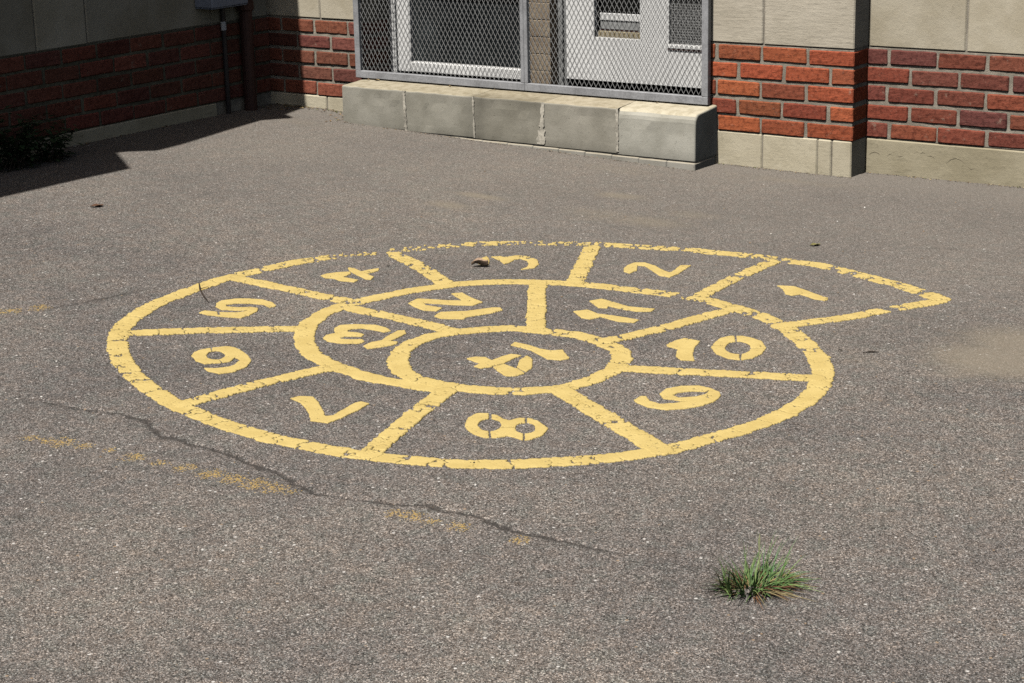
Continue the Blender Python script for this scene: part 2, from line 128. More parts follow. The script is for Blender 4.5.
def poly_dist(P, pts):
    """distance to a polyline and arc length of the nearest point"""
    pts = np.array(pts); best = np.full(len(P), 9e9); S = np.zeros(len(P)); acc = 0
    for a, b in zip(pts[:-1], pts[1:]):
        d = b-a; L = np.hypot(*d)
        if L < 1e-6: continue
        t = np.clip(((P-a) @ d)/L**2, 0, 1)
        q = P-(a+t[:, None]*d); dd = np.hypot(q[:, 0], q[:, 1]); m = dd < best
        best[m] = dd[m]; S[m] = acc+t[m]*L; acc += L
    return best, S, acc
def inside(P, poly):
    poly = np.array(poly); r = np.zeros(len(P), bool); j = len(poly)-1
    for i in range(len(poly)):
        a, b = poly[i], poly[j]
        c = (a[1] > P[:, 1]) != (b[1] > P[:, 1])
        with np.errstate(divide='ignore', invalid='ignore'):
            c &= P[:, 0] < (b[0]-a[0])*(P[:, 1]-a[1])/(b[1]-a[1])+a[0]
        r ^= c; j = i
    return r

# ------------------------------------------------------------------ materials
def mat(name):
    m = bpy.data.materials.new(name); m.use_nodes = True
    nt = m.node_tree; nt.nodes.clear()
    out = nt.nodes.new('ShaderNodeOutputMaterial'); b = nt.nodes.new('ShaderNodeBsdfPrincipled')
    nt.links.new(b.outputs[0], out.inputs[0])
    return m, nt, b
def N(nt, t, **k):
    n = nt.nodes.new(t)
    for a, v in k.items():
        if a in n.inputs: n.inputs[a].default_value = v
        else: setattr(n, a, v)
    return n
def lk(nt, a, b): nt.links.new(a, b)
def coords(nt): return N(nt, 'ShaderNodeTexCoord').outputs['Object']
def noise(nt, co, scale, detail=4, rough=.6, vec=None):
    n = N(nt, 'ShaderNodeTexNoise'); n.inputs['Scale'].default_value = scale
    n.inputs['Detail'].default_value = detail; n.inputs['Roughness'].default_value = rough
    lk(nt, co, n.inputs['Vector']); return n.outputs['Fac']
def ramp(nt, fac, stops):
    r = N(nt, 'ShaderNodeValToRGB'); e = r.color_ramp.elements
    while len(e) < len(stops): e.new(.5)
    for s, (p, c) in zip(e, stops):
        s.position = p; s.color = tuple(c)+(1,) if hasattr(c, '__len__') else (c, c, c, 1)
    lk(nt, fac, r.inputs[0]); return r.outputs[0]
def mix(nt, f, a, b, mode='MIX'):
    n = N(nt, 'ShaderNodeMix', data_type='RGBA', blend_type=mode)
    for s, v in ((n.inputs[0], f), (n.inputs[6], a), (n.inputs[7], b)):
        if hasattr(v, 'node'): lk(nt, v, s)
        elif hasattr(v, '__len__'): s.default_value = tuple(v)+(1,)
        else: s.default_value = v
    return n.outputs[2]
def mth(nt, op, a, b=0., c=None):
    n = N(nt, 'ShaderNodeMath', operation=op)
    for s, v in zip(n.inputs, (a, b, c)):
        if v is None: continue
        if hasattr(v, 'node'): lk(nt, v, s)
        else: s.default_value = v
    return n.outputs[0]
def bump(nt, b, h, strength, dist=.004):
    n = N(nt, 'ShaderNodeBump'); n.inputs['Strength'].default_value = strength; n.inputs['Distance'].default_value = dist
    lk(nt, h, n.inputs['Height']); lk(nt, n.outputs[0], b.inputs['Normal'])
def attr(nt, name): return N(nt, 'ShaderNodeAttribute', attribute_name=name)
def step(nt, v, lo, hi):
    n = N(nt, 'ShaderNodeMapRange', interpolation_type='SMOOTHSTEP'); n.inputs[1].default_value = lo; n.inputs[2].default_value = hi
    lk(nt, v, n.inputs[0]); return n.outputs[0]
def scaled(nt, co, s, rot=(0, 0, 0)):
    n = N(nt, 'ShaderNodeMapping'); n.inputs['Scale'].default_value = s; n.inputs['Rotation'].default_value = rot
    lk(nt, co, n.inputs[0]); return n.outputs[0]

def simple(name, c, rough=.6, nscale=60, amt=.25, bstr=.2, metal=0., spec=.3, dark=None):
    m, nt, b = mat(name); co = coords(nt)
    n1 = noise(nt, co, nscale); n2 = noise(nt, co, nscale*.12)
    d = tuple(x*(1-amt*1.6) for x in c) if dark is None else dark
    f = step(nt, mth(nt, 'ADD', mth(nt, 'MULTIPLY', n1, .5), mth(nt, 'MULTIPLY', n2, .5)), .3, .68)
    lk(nt, mix(nt, f, d, tuple(min(1, x*(1+amt*.4)) for x in c)), b.inputs['Base Color'])
    b.inputs['Roughness'].default_value = rough; b.inputs['Metallic'].default_value = metal
    b.inputs['Specular IOR Level'].default_value = spec
    if bstr: bump(nt, b, n1, bstr, .002)
    return m

def asphalt_material():
    m, nt, b = mat('weathered_asphalt'); co = coords(nt)
    def voro(scale, out='Color'):
        v = N(nt, 'ShaderNodeTexVoronoi'); v.inputs['Scale'].default_value = scale
        lk(nt, co, v.inputs['Vector']); s = N(nt, 'ShaderNodeSeparateColor'); lk(nt, v.outputs['Color'], s.inputs[0])
        return v.outputs['Distance'], s.outputs[0], s.outputs[1], s.outputs[2]
    d1, r1, g1, b1 = voro(560)
    d2, r2, g2, b2 = voro(290)
    d3, r3, g3, b3 = voro(135)
    base = ramp(nt, r1, [(0, (.030,.029,.028)), (.3, (.098,.092,.087)), (.62, (.178,.169,.160)), (.85, (.31,.297,.284)), (1, (.64,.62,.60))])
    big = ramp(nt, r2, [(0, (.036,.034,.032)), (.4, (.118,.111,.105)), (.75, (.222,.210,.200)), (1, (.52,.50,.48))])
    base = mix(nt, step(nt, g2, .45, .7), base, big)
    # warm, red and cool stones
    hue = ramp(nt, g1, [(0, (1.10, .97, .86)), (.45, (1.0, .975, .945)), (.7, (.965, 1.0, 1.005)), (.93, (1.0, .95, .9)), (1, (1.12, .94, .86))])
    base = mix(nt, 1., base, hue, 'MULTIPLY')
    # pale pebbles
    peb = mth(nt, 'MULTIPLY', step(nt, r3, .925, .935), mth(nt, 'SUBTRACT', 1., step(nt, d3, .22, .34)))
    base = mix(nt, peb, base, (.62, .57, .51))
    dk = mth(nt, 'MULTIPLY', step(nt, b3, .95, .96), mth(nt, 'SUBTRACT', 1., step(nt, d3, .2, .4)))
    base = mix(nt, mth(nt, 'MULTIPLY', dk, .8), base, (.035, .032, .03))
    # broad worn / dusty areas
    lo = noise(nt, co, 1.3, 5, .55); mid = noise(nt, co, 9, 5, .65)
    tone = ramp(nt, mth(nt, 'ADD', mth(nt, 'MULTIPLY', lo, .6), mth(nt, 'MULTIPLY', mid, .4)), [(.32, (.76, .76, .77)), (.5, (1, .985, .97)), (.66, (1.17, 1.14, 1.09))])
    base = mix(nt, 1., base, tone, 'MULTIPLY')
    lo2 = noise(nt, co, .55, 4, .6)
    base = mix(nt, 1., base, ramp(nt, lo2, [(.34, (.78, .785, .79)), (.5, (.93, .93, .93)), (.64, (1.03, 1.02, .99))]), 'MULTIPLY')
    stn = noise(nt, co, 3.2, 6, .7)
    base = mix(nt, mth(nt, 'MULTIPLY', step(nt, stn, .62, .74), .38), base, (.075, .07, .065))
    hu = ramp(nt, noise(nt, co, 18, 4, .6), [(.36, (.96, 1.01, 1.0)), (.5, (1, 1, 1)), (.64, (1.025, .99, .965))])
    base = mix(nt, 1., base, hu, 'MULTIPLY')
    base = mix(nt, 1., base, (.955, .96, .99), 'MULTIPLY')
    d5, r5, g5, b5 = voro(64)
    pw = mth(nt, 'MULTIPLY', step(nt, r5, .93, .94), mth(nt, 'SUBTRACT', 1., step(nt, d5, .16, .27)))
    base = mix(nt, pw, base, mix(nt, step(nt, g5, .6, .7), (.66, .64, .61), (.34, .25, .17)))
    # dust in the yard near the wall
    far = attr(nt, 'dust').outputs['Fac']
    base = mix(nt, mth(nt, 'MULTIPLY', far, .68), base, mix(nt, r1, (.155, .140, .120), (.33, .298, .258)))
    # wind blown sand
    sn = attr(nt, 'sand').outputs['Fac']
    sf = step(nt, mth(nt, 'ADD', mth(nt, 'MULTIPLY', sn, .95), mth(nt, 'MULTIPLY', mth(nt, 'ADD', mth(nt, 'MULTIPLY', mid, .5), mth(nt, 'MULTIPLY', r1, .45)), .55)), .42, 1.05)
    base = mix(nt, mth(nt, 'MULTIPLY', sf, .62), base, (.285, .245, .185))
    # remains of an old yellow line
    ol = attr(nt, 'old').outputs['Fac']
    of = step(nt, mth(nt, 'ADD', ol, mth(nt, 'ADD', mth(nt, 'MULTIPLY', noise(nt, co, 60, 4, .7), .9), mth(nt, 'MULTIPLY', r2, .75))), 1.52, 1.62)
    base = mix(nt, mth(nt, 'MULTIPLY', of, .85), base, (.50, .34, .10))
    # cracks filled with dirt
    cr = attr(nt, 'crack').outputs['Fac']
    cf = step(nt, mth(nt, 'ADD', cr, mth(nt, 'MULTIPLY', mth(nt, 'SUBTRACT', noise(nt, co, 75, 4, .7), .5), .9)), .22, .60)
    base = mix(nt, mth(nt, 'MULTIPLY', cf, .78), base, (.040, .036, .033))
    lk(nt, base, b.inputs['Base Color'])
    b.inputs['Roughness'].default_value = .82; b.inputs['Specular IOR Level'].default_value = .25
    h = mth(nt, 'ADD', mth(nt, 'MULTIPLY', mth(nt, 'SUBTRACT', 1., d1), .6), mth(nt, 'MULTIPLY', mth(nt, 'SUBTRACT', 1., d2), .9))
    bump(nt, b, h, .55, .003)
    return m

def paint_material():
    m, nt, b = mat('yellow_road_paint'); co = coords(nt)
    n1 = noise(nt, co, 320, 3, .6); n2 = noise(nt, co, 14, 5, .65); n3 = noise(nt, co, 120, 2, .5)
    c = mix(nt, step(nt, n2, .3, .7), (.57, .435, .158), (.66, .515, .20))
    c = mix(nt, mth(nt, 'MULTIPLY', step(nt, n1, .50, .72), .35), c, (.50, .34, .13))
    c = mix(nt, mth(nt, 'MULTIPLY', step(nt, n3, .67, .73), .7), c, (.20, .15, .09))
    lk(nt, c, b.inputs['Base Color']); b.inputs['Roughness'].default_value = .7; b.inputs['Specular IOR Level'].default_value = .2
    v = N(nt, 'ShaderNodeTexVoronoi'); v.inputs['Scale'].default_value = 130; lk(nt, co, v.inputs['Vector'])
    bump(nt, b, v.outputs['Distance'], .3, .002)
    return m

def brick_material(name, rough_amt=1.):
    m, nt, b = mat(name); co = coords(nt)
    n1 = noise(nt, co, 260, 4, .7); n2 = noise(nt, co, 55, 5, .65); n3 = noise(nt, co, 22, 5, .7)
    c = attr(nt, 'tint').outputs['Color']
    c = mix(nt, mth(nt, 'MULTIPLY', step(nt, n2, .46, .66), .75), c, mix(nt, 1., c, (.45, .40, .42), 'MULTIPLY'))
    c = mix(nt, mth(nt, 'MULTIPLY', step(nt, n1, .57, .73), .45), c, (.46, .33, .25))
    n4 = noise(nt, co, 130, 3, .6); c = mix(nt, mth(nt, 'MULTIPLY', step(nt, n4, .64, .70), .8), c, (.045, .03, .026))
    c = mix(nt, mth(nt, 'MULTIPLY', step(nt, n3, .60, .72), .55), c, (.38, .31, .24))
    lk(nt, c, b.inputs['Base Color']); b.inputs['Roughness'].default_value = .88; b.inputs['Specular IOR Level'].default_value = .15
    bump(nt, b, mth(nt, 'ADD', mth(nt, 'MULTIPLY', n1, .5), n2), .8, .004)
    return m

def mortar_material():
    m, nt, b = mat('lime_mortar'); co = coords(nt)
    n1 = noise(nt, co, 240, 4, .7); n2 = noise(nt, co, 16, 4, .6)
    c = mix(nt, step(nt, n2, .35, .7), (.27, .243, .20), (.43, .392, .325))
    c = mix(nt, mth(nt, 'MULTIPLY', step(nt, n1, .45, .75), .4), c, (.25, .22, .18))
    lk(nt, c, b.inputs['Base Color']); b.inputs['Roughness'].default_value = .95; b.inputs['Specular IOR Level'].default_value = .1
    bump(nt, b, n1, .8, .004)
    return m

def stone_material(name, a, c_, tool=0., stain=(.20, .18, .13), stain_amt=.5):
    m, nt, b = mat(name); co = coords(nt)
    n1 = noise(nt, co, 330, 4, .75); n2 = noise(nt, co, 30, 6, .65); n3 = noise(nt, co, 5, 5, .6)
    c = mix(nt, step(nt, n3, .32, .68), a, c_)
    c = mix(nt, mth(nt, 'MULTIPLY', step(nt, n1, .5, .74), .35), c, tuple(x*.55 for x in a))
    c = mix(nt, mth(nt, 'MULTIPLY', step(nt, n2, .58, .8), stain_amt), c, stain)
    h = mth(nt, 'ADD', mth(nt, 'MULTIPLY', n1, .6), n2)
    if tool:
        st = noise(nt, scaled(nt, co, (12, 12, 75), (0, math.radians(24), 0)), 1., 4, .6)
        h = mth(nt, 'ADD', h, mth(nt, 'MULTIPLY', st, 2.6*tool))
        c = mix(nt, mth(nt, 'MULTIPLY', step(nt, st, .60, .70), .35), c, tuple(x*.5 for x in a))
    c = mix(nt, 1., c, attr(nt, 'tint').outputs['Color'], 'MULTIPLY')
    lk(nt, c, b.inputs['Base Color']); b.inputs['Roughness'].default_value = .9; b.inputs['Specular IOR Level'].default_value = .15
    bump(nt, b, h, .6, .004)
    return m

def concrete_material():
    m, nt, b = mat('grey_concrete_block'); co = coords(nt)
    n1 = noise(nt, co, 300, 4, .75); n2 = noise(nt, co, 24, 6, .65); n3 = noise(nt, co, 6, 5, .6)
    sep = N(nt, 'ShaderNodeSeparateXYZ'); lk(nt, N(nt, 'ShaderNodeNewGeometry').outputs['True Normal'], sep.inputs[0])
    c = mix(nt, step(nt, n3, .3, .7), (.30, .288, .25), (.42, .405, .36))
    c = mix(nt, mth(nt, 'MULTIPLY', step(nt, n2, .55, .8), .35), c, (.22, .213, .18))
    n5 = noise(nt, co, 150, 2, .5); c = mix(nt, mth(nt, 'MULTIPLY', step(nt, n5, .68, .73), .6), c, (.11, .10, .085))
    c = mix(nt, mth(nt, 'MULTIPLY', step(nt, n1, .52, .74), .4), c, (.22, .205, .175))
    # the upper face is paler beige and lichen spotted
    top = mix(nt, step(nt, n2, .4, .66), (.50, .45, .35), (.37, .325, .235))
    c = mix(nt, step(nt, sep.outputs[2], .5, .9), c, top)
    st = attr(nt, 'tint').outputs['Color']; c = mix(nt, 1., c, st, 'MULTIPLY')
    lk(nt, c, b.inputs['Base Color']); b.inputs['Roughness'].default_value = .9; b.inputs['Specular IOR Level'].default_value = .15
    bump(nt, b, mth(nt, 'ADD', mth(nt, 'MULTIPLY', n1, .6), n2), .55, .003)
    return m

def leaf_material(name, rough=.55):
    m, nt, b = mat(name); co = coords(nt)
    c = mix(nt, 1., attr(nt, 'tint').outputs['Color'], ramp(nt, noise(nt, co, 120), [(.3, .7), (.7, 1.25)]), 'MULTIPLY')
    lk(nt, c, b.inputs['Base Color']); b.inputs['Roughness'].default_value = rough
    b.inputs['Specular IOR Level'].default_value = .3
    return m

M = dict(
    dullpane=simple('dusty_dark_pane', (.075, .075, .068), .35, 30, .2, 0, 0, .4),
    shademortar=simple('shade_dark_algae_mortar', (.20, .19, .135), .95, 60, .45, .5),  # shade is put into this darker copy of the mortar; green growth tints it
    chisel=simple('dark_chisel_groove', (.27, .235, .165), .95, 200, .4, .3),
    asphalt=asphalt_material(), paint=paint_material(), brick=brick_material('old_red_brick'), mortar=mortar_material(),
    stone=stone_material('smooth_limestone', (.46, .41, .305), (.57, .52, .41)),
    tooled=stone_material('tooled_limestone', (.50, .455, .365), (.60, .55, .45), .35),
    basestone=stone_material('base_limestone', (.50, .45, .33), (.62, .565, .43), .12, (.22, .19, .13), .6),
    concrete=concrete_material(),
    joint=simple('white_mortar_smear', (.60, .565, .48), .95, 90, .4, .5),
    steel=simple('galvanised_steel', (.42, .43, .45), .5, 120, .25, .1, .15),
    wire=simple('dull_wire', (.46, .47, .47), .55, 150, .2, .0, .3),
    white=simple('white_gloss_paint', (.86, .87, .865), .5, 30, .06, .05),
    greywood=simple('grey_weathered_paint', (.33, .34, .34), .7, 40, .3, .2),
    pier=simple('brown_rendered_brick', (.30, .25, .185), .9, 70, .4, .6, 0, .2, (.18, .135, .095)),
    sill=simple('beige_sill', (.40, .34, .22), .9, 80, .3, .4),
    void=simple('dark_interior', (.012, .012, .014), .9, 10, .2, 0),
    dirt=simple('dirt_litter_floor', (.10, .08, .055), .95, 90, .5, .5),
    rust=simple('red_brown_pipe_paint', (.060, .030, .026), .65, 60, .35, .2),
    blackpipe=simple('black_conduit', (.035, .033, .036), .6, 60, .3, .1),
    bluegrey=simple('blue_grey_enamel', (.30, .34, .42), .45, 40, .15, .05),
    tagwhite=simple('white_tape', (.75, .75, .75), .6, 60, .1, 0),
    caster=simple('shadow_caster_metal', (.30, .29, .27), .6, 20, .2, .1),
    leaf=leaf_material('grass_green'), twig=simple('dark_bark', (.055, .042, .032), .8, 200, .4, .4),
    dryleaf=leaf_material('dry_leaf', .8), pebble=leaf_material('pebble_stone', .9))
m, nt, b = mat('dark_window_glass')
n = noise(nt, coords(nt), 6, 3)
lk(nt, mix(nt, step(nt, n, .35, .7), (.014, .017, .019), (.036, .043, .046)), b.inputs['Base Color'])
b.inputs['Roughness'].default_value = .12; b.inputs['Specular IOR Level'].default_value = .5
M['glass'] = m

# ------------------------------------------------------------------ pavement
def axis(lo, a, b_, hi, h):
    fine = np.arange(a, b_, h); L = [a]; d = h
    while L[-1] > lo: d *= 1.5; L.append(max(lo, L[-1]-d))
    R = [fine[-1]]; d = h
    while R[-1] < hi: d *= 1.5; R.append(min(hi, R[-1]+d))
    return np.r_[L[:0:-1], fine, R[1:]]
gx = axis(-70, .3, 6.1, 70, .009); gy = axis(-70, -5.5, .2, 70, .009)
GX, GY = np.meshgrid(gx, gy); P = np.c_[GX.ravel(), GY.ravel()]
crack = np.zeros(len(P)); dipz = np.zeros(len(P))
for key, w, amp in (('crk', .0072, 1.0), ('crk2', .014, .55), ('crk3', .035, .4)):
    pts = np.array(PAINT[key]); lo = pts.min(0)-.2; hi = pts.max(0)+.2
    s = np.where((P > lo).all(1) & (P < hi).all(1))[0]; Q = P[s].copy()
    wob = np.c_[noise2(Q[:, 0], Q[:, 1], 22, 3)-.5, noise2(Q[:, 0], Q[:, 1], 22, 4)-.5]*.02 + np.c_[noise2(Q[:, 0], Q[:, 1], 70, 5)-.5, noise2(Q[:, 0], Q[:, 1], 70, 6)-.5]*.012
    d, S, T = poly_dist(Q+wob, pts)
    ww = w*(.55+.9*noise2(S, S*0, 7, 8)); fade = np.clip(np.minimum(S, T-S)/.25, 0, 1)*(.8+.35*noise2(S, S*0+3, 9, 9))
    c = np.exp(-(d/ww)**2)*fade*amp
    crack[s] = np.maximum(crack[s], c)
    dipz[s] = np.minimum(dipz[s], -.009*c*(amp > .8))
old = np.zeros(len(P)); sand = np.zeros(len(P))
for c, r in PAINT['old']:
    old = np.maximum(old, np.exp(-(((P-c)/np.array([r, r]))**2).sum(1)*1.2)*.68)
for c, r, a in PAINT['sand']:
    sand = np.maximum(sand, a*np.exp(-(((P-c)/np.array(r))**2).sum(1)))
dust = np.clip((P[:, 1]+2.6)/1.8, 0, 1)*.6 + np.exp(-(P[:, 1]/.25)**2)*.4
nx, ny = len(gx), len(gy); I = np.arange(nx*ny).reshape(ny, nx)
F = np.c_[I[:-1, :-1].ravel(), I[:-1, 1:].ravel(), I[1:, 1:].ravel(), I[1:, :-1].ravel()]
ground = np_mesh('pavement', np.c_[P, gz(P[:, 0])+dipz], F, M['asphalt'], None, dict(crack=crack, old=old, sand=sand, dust=dust), True)
tag(ground, 'cracked grey asphalt of the school yard', 'pavement', kind='structure')

# ------------------------------------------------------------------ painted hopscotch
hop = empty('painted_hopscotch', (3.9, -2.8, 0))
tag(hop, 'yellow spiral hopscotch with numbered cells painted on the asphalt', 'hopscotch')
CELL = .003
def wear_at(Q):
    w = np.full(len(Q), .10)
    for c, r, a in PAINT['wear']:
        w = np.maximum(w, .10+a*1.3*np.exp(-((Q-np.array(c))**2).sum(1)/r**2))
    return w
def paint_part(name, label, bb, fn, zoff, CELL=.003):
    x0, y0, x1, y1 = bb
    xs = np.arange(x0-.02, x1+.02, CELL); ys = np.arange(y0-.02, y1+.02, CELL)
    cx, cy = np.meshgrid(xs, ys); C = np.c_[cx.ravel(), cy.ravel()]
    w1 = np.c_[noise2(C[:, 0], C[:, 1], 110, 21)-.5, noise2(C[:, 0], C[:, 1], 110, 22)-.5]*.007
    w2 = np.c_[noise2(C[:, 0], C[:, 1], 33, 23)-.5, noise2(C[:, 0], C[:, 1], 33, 24)-.5]*.006
    msk = fn(C, C+w1+w2)
    s = np.where(msk)[0]
    e = .50*noise2(C[s, 0], C[s, 1], 58, 31)+.32*noise2(C[s, 0], C[s, 1], 130, 32)+.18*noise2(C[s, 0], C[s, 1], 300, 33)
    lim = .14+.62*wear_at(C[s])
    msk[s[e < lim]] = False
    K = msk.reshape(cx.shape)
    s = np.argwhere(K)
    if not len(s): return
    W = K.shape[1]+1; h = CELL/2
    vid = lambda j, i: j*W+i
    q = np.c_[vid(s[:, 0], s[:, 1]), vid(s[:, 0], s[:, 1]+1), vid(s[:, 0]+1, s[:, 1]+1), vid(s[:, 0]+1, s[:, 1])]
    u, inv = np.unique(q.ravel(), return_inverse=True); q = inv.reshape(-1, 4)
    vx = xs[0]-h+(u % W)*CELL; vy = ys[0]-h+(u//W)*CELL
    vx = vx+(noise2(vx, vy, 400, 41)-.5)*CELL*.9; vy = vy+(noise2(vx, vy, 400, 42)-.5)*CELL*.9
    top = np.c_[vx, vy, gz(vx)+zoff]
    ed = np.r_[q[:, [0, 1]], q[:, [1, 2]], q[:, [2, 3]], q[:, [3, 0]]]
    k = np.sort(ed, 1); kk = k[:, 0].astype(np.int64)*len(u)+k[:, 1]
    _, first, cnt = np.unique(kk, return_index=True, return_counts=True)
    be = ed[first[cnt == 1]]
    n = len(u); bot = top.copy(); bot[:, 2] = gz(vx)-.0005
    side = np.c_[be[:, 1], be[:, 0], be[:, 0]+n, be[:, 1]+n]
    vv = np.r_[top, bot]; ff = np.r_[q, side]
    used, inv = np.unique(ff.ravel(), return_inverse=True)
    vv = vv[used]-np.array([3.9, -2.8, 0])
    o = np_mesh(name, vv, inv.reshape(-1, 4), M['paint'], hop)
    if label: o['label'] = label
    return o
def stroke_fn(pts, w, crack_step, seed):
    def fn(C, D):
        d, S, T = poly_dist(D, pts)
        near = d < w*.75
        out = d < w*.5
        _, S2, _ = (d, S, T)
        s_list = np.cumsum(crack_step*(.25+.95*np.random.default_rng(seed).random(int(T/crack_step)+6)))
        wid = .0017+.0062*np.random.default_rng(seed+1).random(len(s_list))**2.0
        WW = 1+3.0*np.clip(wear_at(C)-.10, 0, .5)
        ph = np.random.default_rng(seed+2).random(len(s_list))*.8-.4
        wob = (noise2(C[:, 0], C[:, 1], 45, seed+5)-.5)*.045+(noise2(C[:, 0], C[:, 1], 160, seed+6)-.5)*.012
        S3 = S+wob+d*.0
        for a, ww in zip(s_list, wid):
            if a < T: out &= ~(np.abs(S3-a) < ww*WW)
        return out
    return fn
for i, (name, label, pts, w, cs) in enumerate(PAINT['lines']):
    p = np.array(pts); lo = p.min(0)-w; hi = p.max(0)+w
    lab = label or {'spiral_line': 'long yellow line winding in from the pointed tip', 'centre_ring': 'yellow ring around the number 14'}[name]
    paint_part(name, lab, (lo[0], lo[1], hi[0], hi[1]), stroke_fn(p, w, cs*.68, 100+i*7), .0030 if i == 0 else .0036 if i == 1 else .0042)
for num, parts, holes, gaps in PAINT['polys']:
    allp = np.concatenate([np.array(p) for p in parts]); lo = allp.min(0); hi = allp.max(0)
    def fn(C, D, parts=parts, holes=holes, gaps=gaps):
        Q = C+(D-C)*.28
        r = np.zeros(len(C), bool)
        for p in parts: r |= inside(Q, p)
        for p in holes: r &= ~inside(Q, p)
        for p in gaps: r &= ~inside(Q, p)
        return r
    paint_part('number', 'yellow number %d' % num, (lo[0], lo[1], hi[0], hi[1]), fn, .0034, .002)

# ------------------------------------------------------------------ walls
ROW, BH, BL, GAP = .075, .0615, .209, .0125
Z0 = .150
def tint_from(pal):
    a = random.choice(pal); k = random.uniform(.82, 1.15)
    return tuple(x*k*random.uniform(.94, 1.06) for x in a)
PAL_P = [(.40, .108, .052), (.43, .122, .056), (.37, .098, .048), (.31, .085, .05), (.36, .11, .055)]
PAL_R = [(.215, .070, .048), (.235, .077, .05), (.18, .062, .049), (.29, .085, .05), (.16, .057, .047), (.20, .066, .05)]
PAL_L = [(.235, .085, .055), (.26, .09, .056), (.21, .082, .06), (.19, .072, .055)]
def bricks(mb, u0, u1, joint_a, joint_b, place, pal, rec=.005, ragged=None):
    """five courses between u0 and u1; joint_a / joint_b are one joint position of the odd and even courses"""
    for r in range(5):
        j = joint_a if r % 2 == 0 else joint_b
        j += random.uniform(-.006, .006)
        k0 = math.floor((u0-j)/BL)-1; z = Z0+r*ROW
        while True:
            a = j+k0*BL; c = a+BL; k0 += 1
            if a > u1-.02: break
            if c < u0+.02: continue
            a2 = max(a+GAP/2, u0) if a > u0+.015 else u0; c2 = min(c-GAP/2, u1) if c < u1-.015 else u1
            if c2-a2 < .015: continue
            dz = random.uniform(-.0018, .0018); dw = random.uniform(-.003, .003)
            pr_ = random.uniform(-.0005, .0025)
            place(mb, a2+(dw if a2 > u0 else 0), c2+(dw if c2 < u1 else 0), z+dz, z+BH+dz+random.uniform(-.0015, .001), pr_, tint_from(pal))
def chip(o, strength=.0045):
    """worn, uneven faces and broken edges on the bricks (not on the mortar bed)"""
    me = o.data; vg = o.vertex_groups.new(name='bricks'); ids = set()
    for p in me.polygons:
        if p.material_index == 0: ids.update(p.vertices)
    vg.add(list(ids), 1., 'REPLACE')
    m_ = o.modifiers.new('fine', 'SUBSURF'); m_.subdivision_type = 'SIMPLE'; m_.levels = m_.render_levels = 3
    tx_ = bpy.data.textures.new('brick_wear', 'CLOUDS'); tx_.noise_scale = .022; tx_.noise_depth = 3
    d_ = o.modifiers.new('wear', 'DISPLACE'); d_.texture = tx_; d_.strength = strength; d_.mid_level = .55; d_.vertex_group = 'bricks'; d_.texture_coords = 'LOCAL'
    return o
rear = empty('rear_wall', (2.0, 0, 0))
tag(rear, 'sunlit school wall of red brick courses between pale stone, with the basement windows', 'wall')
def R_(o):   # keep world coordinates under the thing's base
    o.location = -Vector(rear.location); return o
def pl_y(y):
    def f(mb, a, c, z0, z1, pr_, t): mb.box(a, c, y-pr_, y+.198, z0, z1, .0045, 0, t, .0017)
    return f
# left bay of the rear wall
mb = MB(); bricks(mb, .30, .96, .657-.0, .763, pl_y(0), PAL_L)
mb.box(.30, .9575, .0070, .197, .146, .5165, .001, 1)
chip(R_(mb.build('brick_band', [M['brick'], M['mortar']], rear)))
# bay beside the windows
mb = MB(); bricks(mb, 2.79, 3.488, 3.488, 3.385, pl_y(0), PAL_P)
mb.box(2.7925, 3.4845, .0055, .197, .146, .5165, .001, 1)
chip(R_(mb.build('brick_band', [M['brick'], M['mortar']], rear)))
# set back bay at the right
mb = MB(); bricks(mb, 3.489, 9.4, 3.584, 3.680, pl_y(.13), PAL_R)
mb.box(3.489, 9.4, .1355, .327, .146, .5165, .001, 1)
chip(R_(mb.build('brick_band', [M['brick'], M['mortar']], rear)))
def slabs(xs, y, z0, z1, mats, parent=rear, name='stone_slab', g=.006, dep=.2, jit=.001, tints=None):
    for i, (a, c) in enumerate(zip(xs[:-1], xs[1:])):
        s = MB(); t = tints[i] if tints else (random.uniform(.93, 1.05),)*3
        s.box(a+g/2, c-g/2, y+random.uniform(0, .003), y+dep, z0, z1, .005, 0, t, jit)
        o = s.build(name, mats[i % len(mats)], parent); o.location = -Vector(parent.location)
# stone above the brick
slabs([.30, .70, .96], 0, .520, 1.07, [M['stone']])
slabs([2.79, 3.079, 3.488], 0, .520, 1.07, [M['tooled'], M['tooled']])
slabs([3.489, 3.905, 4.60, 5.2, 5.9, 6.5, 7.2, 7.8, 8.6, 9.4], .13, .520, 1.07, [M['stone']])
# base stones
slabs([.30, .716, .96], 0, -.05, .146, [M['basestone']], name='base_stone', g=.004)
slabs([2.79, 3.079, 3.333, 3.398, 3.488], 0, -.08, .146, [M['basestone']], name='base_stone', g=.004)
slabs([3.489, 5.3, 6.4, 7.6, 9.4], .13, -.08, .143, [M['basestone']], name='base_stone', g=.004, tints=[(.70, .69, .65)]*4)
s = MB()
for arc in [[(3.505, 0.0736), (3.5169, 0.084), (3.5323, 0.089), (3.5463, 0.085), (3.5549, 0.0768)], [(3.5869, 0.0765), (3.5987, 0.0868), (3.611, 0.0801)], [(3.6265, 0.0757), (3.6429, 0.0787), (3.6591, 0.0842)], [(3.7607, 0.0893), (3.7767, 0.0932), (3.7876, 0.0885), (3.7942, 0.0819)], [(3.8418, 0.0666), (3.8623, 0.0862), (3.8832, 0.0926), (3.9045, 0.0873), (3.9199, 0.0734)], [(3.9297, 0.0652), (3.9481, 0.0536), (3.9688, 0.0585)], [(3.6768, 0.0908), (3.6847, 0.0967)], [(3.7281, 0.0967), (3.7413, 0.104), (3.7522, 0.1008)]]:
    n_ = len(arc); s.tube([(x, .1308, z) for x, z in arc], [.0006]+[.0016]*(n_-2)+[.0006], 6)
